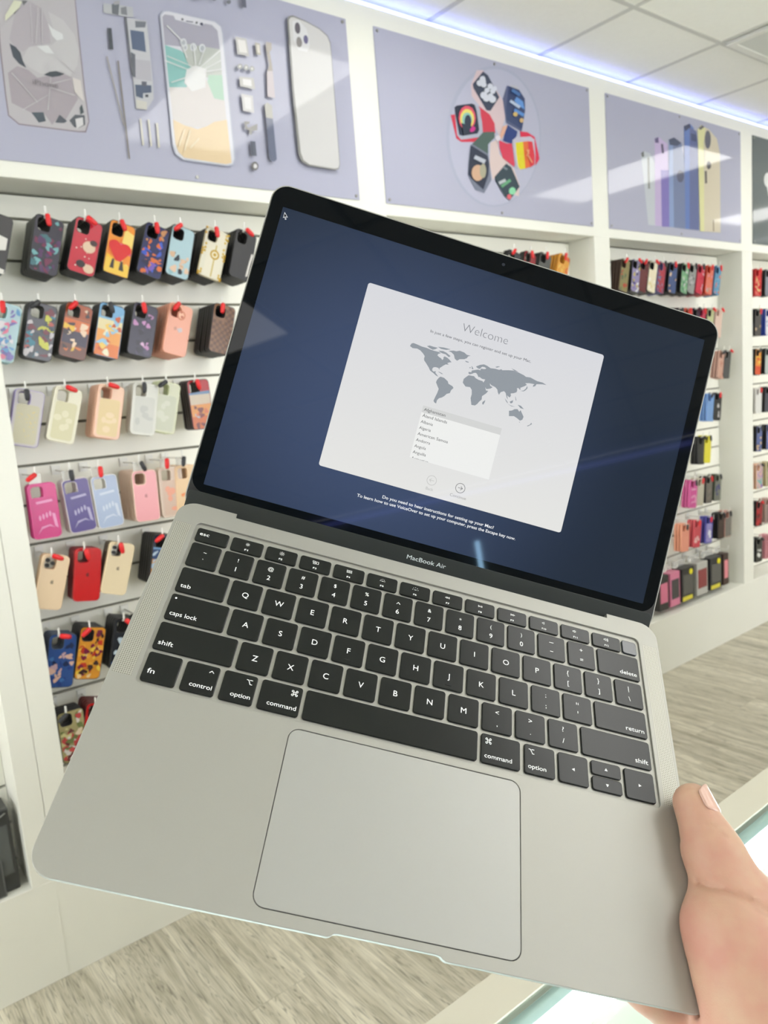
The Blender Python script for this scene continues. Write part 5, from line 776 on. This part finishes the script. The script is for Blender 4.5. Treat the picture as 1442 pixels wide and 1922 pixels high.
def fadewin():
    M = scr('window_grey', (222, 222, 225)); nt = M.node_tree; b = nt.nodes['Principled BSDF']
    tc = nt.nodes.new('ShaderNodeTexCoord'); sx = nt.nodes.new('ShaderNodeSeparateXYZ'); nt.links.new(tc.outputs['Object'], sx.inputs[0])
    r = nt.nodes.new('ShaderNodeMapRange'); r.inputs[1].default_value = .04; r.inputs[2].default_value = .16; nt.links.new(sx.outputs[1], r.inputs[0])
    mx = nt.nodes.new('ShaderNodeMix'); mx.data_type = 'RGBA'; mx.inputs[6].default_value = (*s2l((229, 229, 226)), 1); mx.inputs[7].default_value = (*s2l((216, 217, 222)), 1)
    nt.links.new(r.outputs[0], mx.inputs[0]); nt.links.new(mx.outputs[2], b.inputs['Emission Color']); return M
bm = bmesh.new(); poly(bm, rr(-.4, 101.8, 159.2, 119.4, 1.6), .07); dpart('setup_window', bm, fadewin())
bm = bmesh.new(); text(bm, 'Welcome', 0, 149.2, 5.6, 'C', width=30.6, z=.12, off=-.018); dpart('welcome_heading', bm, scr('heading_grey', (128, 130, 136)))
bm = bmesh.new(); text(bm, 'In just a few steps, you can register and set up your Mac.', -.6, 142.4, 1.9, 'C', width=67.6, z=.12); dpart('subtitle_text', bm, scr('text_grey', (92, 94, 100)))
bm = bmesh.new()
for P in MAP: poly(bm, P, .12)
dpart('world_map', bm, scr('map_grey', (148, 155, 162)))
bm = bmesh.new(); poly(bm, [(-26.8, 62.3), (25.5, 62.3), (25.5, 96.2), (-26.8, 96.2)], .10); dpart('country_list', bm, scr('list_white', (238, 239, 237)))
bm = bmesh.new(); poly(bm, [(-26.8, 91.8), (25.5, 91.8), (25.5, 96.2), (-26.8, 96.2)], .12); dpart('selected_row', bm, scr('row_grey', (212, 213, 212)))
bm = bmesh.new()
for i, s in enumerate(('Afghanistan', 'Åland Islands', 'Albania', 'Algeria', 'American Samoa', 'Andorra', 'Angola', 'Anguilla', 'Antarctica')):
    wd = {'Afghanistan': 14.1, 'Åland Islands': 16.2, 'American Samoa': 19.9}.get(s)
    text(bm, s, -25.7, 93.1-i*3.96, 1.95, 'L', width=wd if wd else None, z=.15, clip=(.95 if i == 8 else None))
dpart('list_text', bm, scr('list_ink', (88, 90, 92)))
bm = bmesh.new(); stroke(bm, circ(-9.6, 52.0, 3.0, n=28), .26, .12); stroke(bm, [(-11, 52), (-8.1, 52)], .26, .12); stroke(bm, [(-9.9, 53.1), (-11, 52), (-9.9, 50.9)], .26, .12); text(bm, 'Back', -9.6, 45.6, 1.9, 'C', z=.12); dpart('back_button', bm, scr('disabled_grey', (186, 186, 184)))
bm = bmesh.new(); stroke(bm, circ(9.2, 52.2, 3.0, n=28), .3, .12); stroke(bm, [(7.8, 52.2), (10.6, 52.2)], .3, .12); stroke(bm, [(9.4, 53.3), (10.6, 52.2), (9.4, 51.1)], .3, .12); dpart('continue_button', bm, scr('button_grey', (96, 97, 98)))
bm = bmesh.new(); text(bm, 'Continue', 9.1, 45.8, 1.9, 'C', width=10.6, z=.12); dpart('continue_text', bm, scr('faded_grey', (160, 160, 158)))
bm = bmesh.new(); text(bm, 'Do you need to hear instructions for setting up your Mac?', -.3, 33.0, 1.95, 'C', width=73, z=.07, off=.016); text(bm, 'To learn how to use VoiceOver to set up your computer, press the Escape key now.', -.4, 29.8, 1.95, 'C', width=103.8, z=.07, off=.016); dpart('instruction_text', bm, scr('text_white', (240, 242, 244)))
bm = bmesh.new(); poly(bm, [(-141.5, 188.6), (-141.5, 184.6), (-140.6, 185.3), (-140.0, 183.9), (-139.2, 184.2), (-139.8, 185.6), (-138.7, 185.8)], .06); dpart('mouse_pointer', bm, scr('pointer_white', (220, 224, 226)))
bm = bmesh.new(); poly(bm, [(-141.2, 187.8), (-141.2, 185.3), (-140.5, 185.9), (-139.8, 184.5), (-139.6, 184.6), (-140.2, 186.0), (-139.4, 186.1)], .09); dpart('mouse_pointer_fill', bm, scr('pointer_black', (14, 16, 20)))

# ---------------------------------------------------------------- hand (coordinates in the laptop frame, mm)
def smin(a, b, k):
    h = np.clip(.5+.5*(b-a)/k, 0, 1); return b*(1-h)+a*h-k*h*(1-h)
def cone(P, a, b, ra, rb):
    a = np.array(a, float); b = np.array(b, float); ba = b-a; t = np.clip(((P-a)@ba)/(ba@ba), 0, 1)
    return np.linalg.norm(P-a-t[..., None]*ba, axis=-1)-(ra+(rb-ra)*t)
def hand_mesh():
    lo = np.array([55., -345., -75.]); hi = np.array([345., -90., 50.]); st = 1.6
    ax = [np.arange(lo[i], hi[i], st) for i in range(3)]
    G = np.stack(np.meshgrid(*ax, indexing='ij'), -1).astype(np.float32)
    S = None
    def U_(d, k):
        nonlocal S; S = d if S is None else smin(S, d, k)
    for a, b, ra, rb, k in HAND: U_(cone(G, a, b, ra, rb), k)
    # flesh gives way around the laptop body
    x, y, z = G[..., 0], G[..., 1], G[..., 2]
    zb = -4.3-(y+212.4)*.052
    d = np.maximum.reduce([x-151.9, -(y+212.3)-0, z-0.15, zb-.15-z])
    S = -smin(-S, d, 2.2)
    # skin creases: grooves cut where sheets through the lines below meet the skin
    cx, cy, cz = -84.6, -303.5, 347.8; t = (10-cz)/(z-cz); px = cx+(x-cx)*t; py = cy+(y-cy)*t; near = z > -6
    for pts, dep, wd in CREASES:
        dm = None
        for p, q in zip(pts[:-1], pts[1:]):
            e0 = np.array(p); d_ = np.array(q)-e0; u = np.clip(((px-e0[0])*d_[0]+(py-e0[1])*d_[1])/(d_@d_), 0, 1); e = np.hypot(px-e0[0]-u*d_[0], py-e0[1]-u*d_[1]); dm = e if dm is None else np.minimum(dm, e)
        S = S+np.where(near, 1.7*dep*np.exp(-(dm/wd)**2), 0)
    # surface nets
    s = S < 0; nx, ny, nz = S.shape
    cs = np.zeros((nx-1, ny-1, nz-1), int)
    for i in (0, 1):
        for j in (0, 1):
            for k in (0, 1): cs += s[i:nx-1+i, j:ny-1+j, k:nz-1+k]
    act = (cs > 0) & (cs < 8); idx = -np.ones(act.shape, int); cells = np.argwhere(act); idx[tuple(cells.T)] = np.arange(len(cells))
    acc = np.zeros((len(cells), 3)); cnt = np.zeros(len(cells)); C8 = [(i, j, k) for i in (0, 1) for j in (0, 1) for k in (0, 1)]
    for a in C8:
        for d_ in range(3):
            if a[d_]: continue
            b = list(a); b[d_] = 1
            va = S[cells[:, 0]+a[0], cells[:, 1]+a[1], cells[:, 2]+a[2]]; vb = S[cells[:, 0]+b[0], cells[:, 1]+b[1], cells[:, 2]+b[2]]
            mk = (va < 0) != (vb < 0); t = np.where(mk, va/(va-vb+1e-12), 0)
            p = np.array(a, float)[None]+t[:, None]*(np.array(b)-np.array(a))[None]
            acc[mk] += p[mk]; cnt[mk] += 1
    V = (cells+acc/cnt[:, None])*st+lo
    F = []
    for d_ in range(3):
        sl0 = [slice(None)]*3; sl1 = [slice(None)]*3; sl0[d_] = slice(0, -1); sl1[d_] = slice(1, None)
        ch = s[tuple(sl0)] != s[tuple(sl1)]; E_ = np.argwhere(ch); u, v = [q for q in range(3) if q != d_]
        ok = (E_[:, u] > 0) & (E_[:, v] > 0) & (E_[:, u] < S.shape[u]-1) & (E_[:, v] < S.shape[v]-1); E_ = E_[ok]
        q = []
        for du, dv in ((-1, -1), (0, -1), (0, 0), (-1, 0)):
            c = E_.copy(); c[:, u] += du; c[:, v] += dv; q.append(idx[tuple(c.T)])
        q = np.stack(q, 1); flip = s[tuple(E_.T)]
        if d_ == 1: flip = ~flip
        q[~flip] = q[~flip][:, ::-1]; F.append(q)
    F = np.concatenate(F)
    me = bpy.data.meshes.new('hand'); me.from_pydata((V*1e-3).tolist(), [], F.tolist()); me.update()
    return me
HAND = [
 # (start, end, r0, r1, blend) thumb from the wrist outwards
 ((235, -262, -8), (178, -168, 4), 30, 17, 1),
 ((180, -172, 4), (157, -140, 10.5), 16.5, 13.0, 10), ((157, -140, 10.5), (150.3, -119.5, 11.2), 12.8, 10.0, 5), ((159.5, -147, 8), (164.5, -160, 6), 13.0, 12.5, 8),
 # ball of the thumb and the heel of the palm
 ((162, -179, 6), (172, -222, 4), 24, 28, 12), ((200, -215, -6), (236, -262, -10), 30, 32, 12),
 # palm bones under the corner
 ((228, -240, -22), (176, -141, -22), 22, 12.5, 10), ((228, -240, -24), (172, -163, -24), 22, 13, 10),
 ((228, -245, -24), (164, -188, -24), 22, 13, 10), ((228, -250, -24), (152, -211, -24), 22, 12, 10),
 # fingers flat under the base
 ((170, -141, -22), (128, -136, -20), 11, 9.4, 5), ((128, -136, -20), (104, -134, -19), 9.2, 8.2, 3), ((104, -134, -19), (84, -133, -17.5), 8.2, 7.2, 3),
 ((166, -163, -24), (122, -158, -19.5), 11.5, 9.6, 4), ((122, -158, -19.5), (96, -157, -18), 9.4, 8.4, 3), ((96, -157, -18), (75, -156.5, -16), 8.4, 7.4, 3),
 ((158, -187, -24), (120, -181, -18.5), 11, 9.4, 4), ((120, -181, -18.5), (96, -180, -17), 9.2, 8.2, 3), ((96, -180, -17), (77, -180, -14.5), 8.2, 7.2, 3),
 ((150, -210, -22), (129, -203, -16), 10.5, 9.2, 4), ((129, -203, -16), (112, -198, -14), 9, 7.6, 3), ((112, -198, -14), (98, -196, -12.8), 7.6, 6.6, 3),
 # forearm
 ((238, -264, -12), (345, -352, -30), 31, 33, 14),
]
CREASES = [([(147.0, -158.7), (151.1, -160.1), (158.7, -159.8), (165.5, -160.6), (171.4, -161.8), (183.1, -165.6)], 1.3, 1.6), ([(140.1, -140.4), (145.0, -137.3), (151.4, -134.0)], 0.35, 1.2), ([(156.4, -130.4), (160.4, -128.7), (163.9, -128.0)], 0.7, 0.8), ([(154.9, -133.0), (159.9, -131.6), (164.6, -131.1)], 0.6, 0.8), ([(156.9, -134.7), (162.9, -134.2), (167.9, -133.1)], 0.6, 0.8), ([(153.2, -159.7), (160.7, -158.9), (183.1, -162.5)], 0.4, 1.0), ([(154.1, -170.2), (169.4, -170.1), (180.7, -171.6)], 0.35, 1.0), ([(157.5, -191.5), (164.8, -192.2), (175.2, -191.0)], 0.35, 1.0), ([(150.3, -182.3), (160.1, -187.2)], 0.25, 1.0)]
def skin_material():
    M = mat('skin', (194, 148, 127), .48, spec=.4, sss=.12); nt = M.node_tree; b = nt.nodes['Principled BSDF']
    tc = nt.nodes.new('ShaderNodeTexCoord'); n = nt.nodes.new('ShaderNodeTexNoise'); n.inputs['Scale'].default_value = 38; n.inputs['Detail'].default_value = 4
    r = nt.nodes.new('ShaderNodeValToRGB'); e = r.color_ramp.elements; e[0].position = .36; e[0].color = (*s2l((192, 141, 124)), 1); e[1].position = .66; e[1].color = (*s2l((196, 161, 136)), 1)
    nt.links.new(tc.outputs['Object'], n.inputs[0]); nt.links.new(n.outputs[0], r.inputs[0]); nt.links.new(r.outputs[0], b.inputs['Base Color'])
    n2 = nt.nodes.new('ShaderNodeTexVoronoi'); n2.inputs['Scale'].default_value = 1100; bp = nt.nodes.new('ShaderNodeBump'); bp.inputs['Strength'].default_value = .12; bp.inputs['Distance'].default_value = .0003
    nt.links.new(tc.outputs['Object'], n2.inputs['Vector']); nt.links.new(n2.outputs['Distance'], bp.inputs['Height']); nt.links.new(bp.outputs[0], b.inputs['Normal'])
    return M
hm = hand_mesh()
hand = obj('hand', hm, skin_material(), smooth=True, label='bare right hand gripping the lower right corner of the silver laptop, thumb on top', cat='hand', mw=LW)
sm = hand.modifiers.new('smooth', 'SMOOTH'); sm.factor = .5; sm.iterations = 3
# thumbnail: a curved plate on the outer side of the thumb tip
A0 = Vector((155.1, -134.3, 10.7)); A1 = Vector((148.2, -113.0, 11.3)); ax = (A1-A0).normalized()
nd = Vector((.50, -.02, .86)); nd = (nd-ax*nd.dot(ax)).normalized(); sd = ax.cross(nd)
def nail(off):
    R = []
    for i in range(10):
        t = i/9.; row = []
        for j in range(13):
            a = math.radians(-40+92*j/12); wf = 1-.30*abs(2*t-1)**5
            rad = (11.3-1.25*t)+off-(.9 if t == 0 else 0) - (1.2*max(0, t-.75)/.25 if False else 0)
            back = 2.2*math.sin(math.pi*j/12)
            s_ = 7.6+t*13.2+(back-1 if t > .5 else -back+1)*(abs(2*t-1)**2)
            row.append((A0+ax*s_+(nd*math.cos(a*wf)+sd*math.sin(a*wf))*rad)*1e-3)
        R.append(row)
    return R
bm = bmesh.new(); T_, B_ = [[[bm.verts.new(p) for p in r] for r in nail(o_)] for o_ in (.35, -.45)]
for i in range(9):
    for j in range(12):
        bm.faces.new((T_[i][j], T_[i+1][j], T_[i+1][j+1], T_[i][j+1])); bm.faces.new((B_[i][j], B_[i][j+1], B_[i+1][j+1], B_[i+1][j]))
for i in range(9):
    bm.faces.new((T_[i][0], B_[i][0], B_[i+1][0], T_[i+1][0])); bm.faces.new((T_[i][12], T_[i+1][12], B_[i+1][12], B_[i][12]))
for j in range(12):
    bm.faces.new((T_[0][j], T_[0][j+1], B_[0][j+1], B_[0][j])); bm.faces.new((T_[9][j], B_[9][j], B_[9][j+1], T_[9][j+1]))
obj('thumbnail', bm, mat('fingernail', (206, 168, 152), .28, spec=.5, coat=.3), hand, smooth=True)
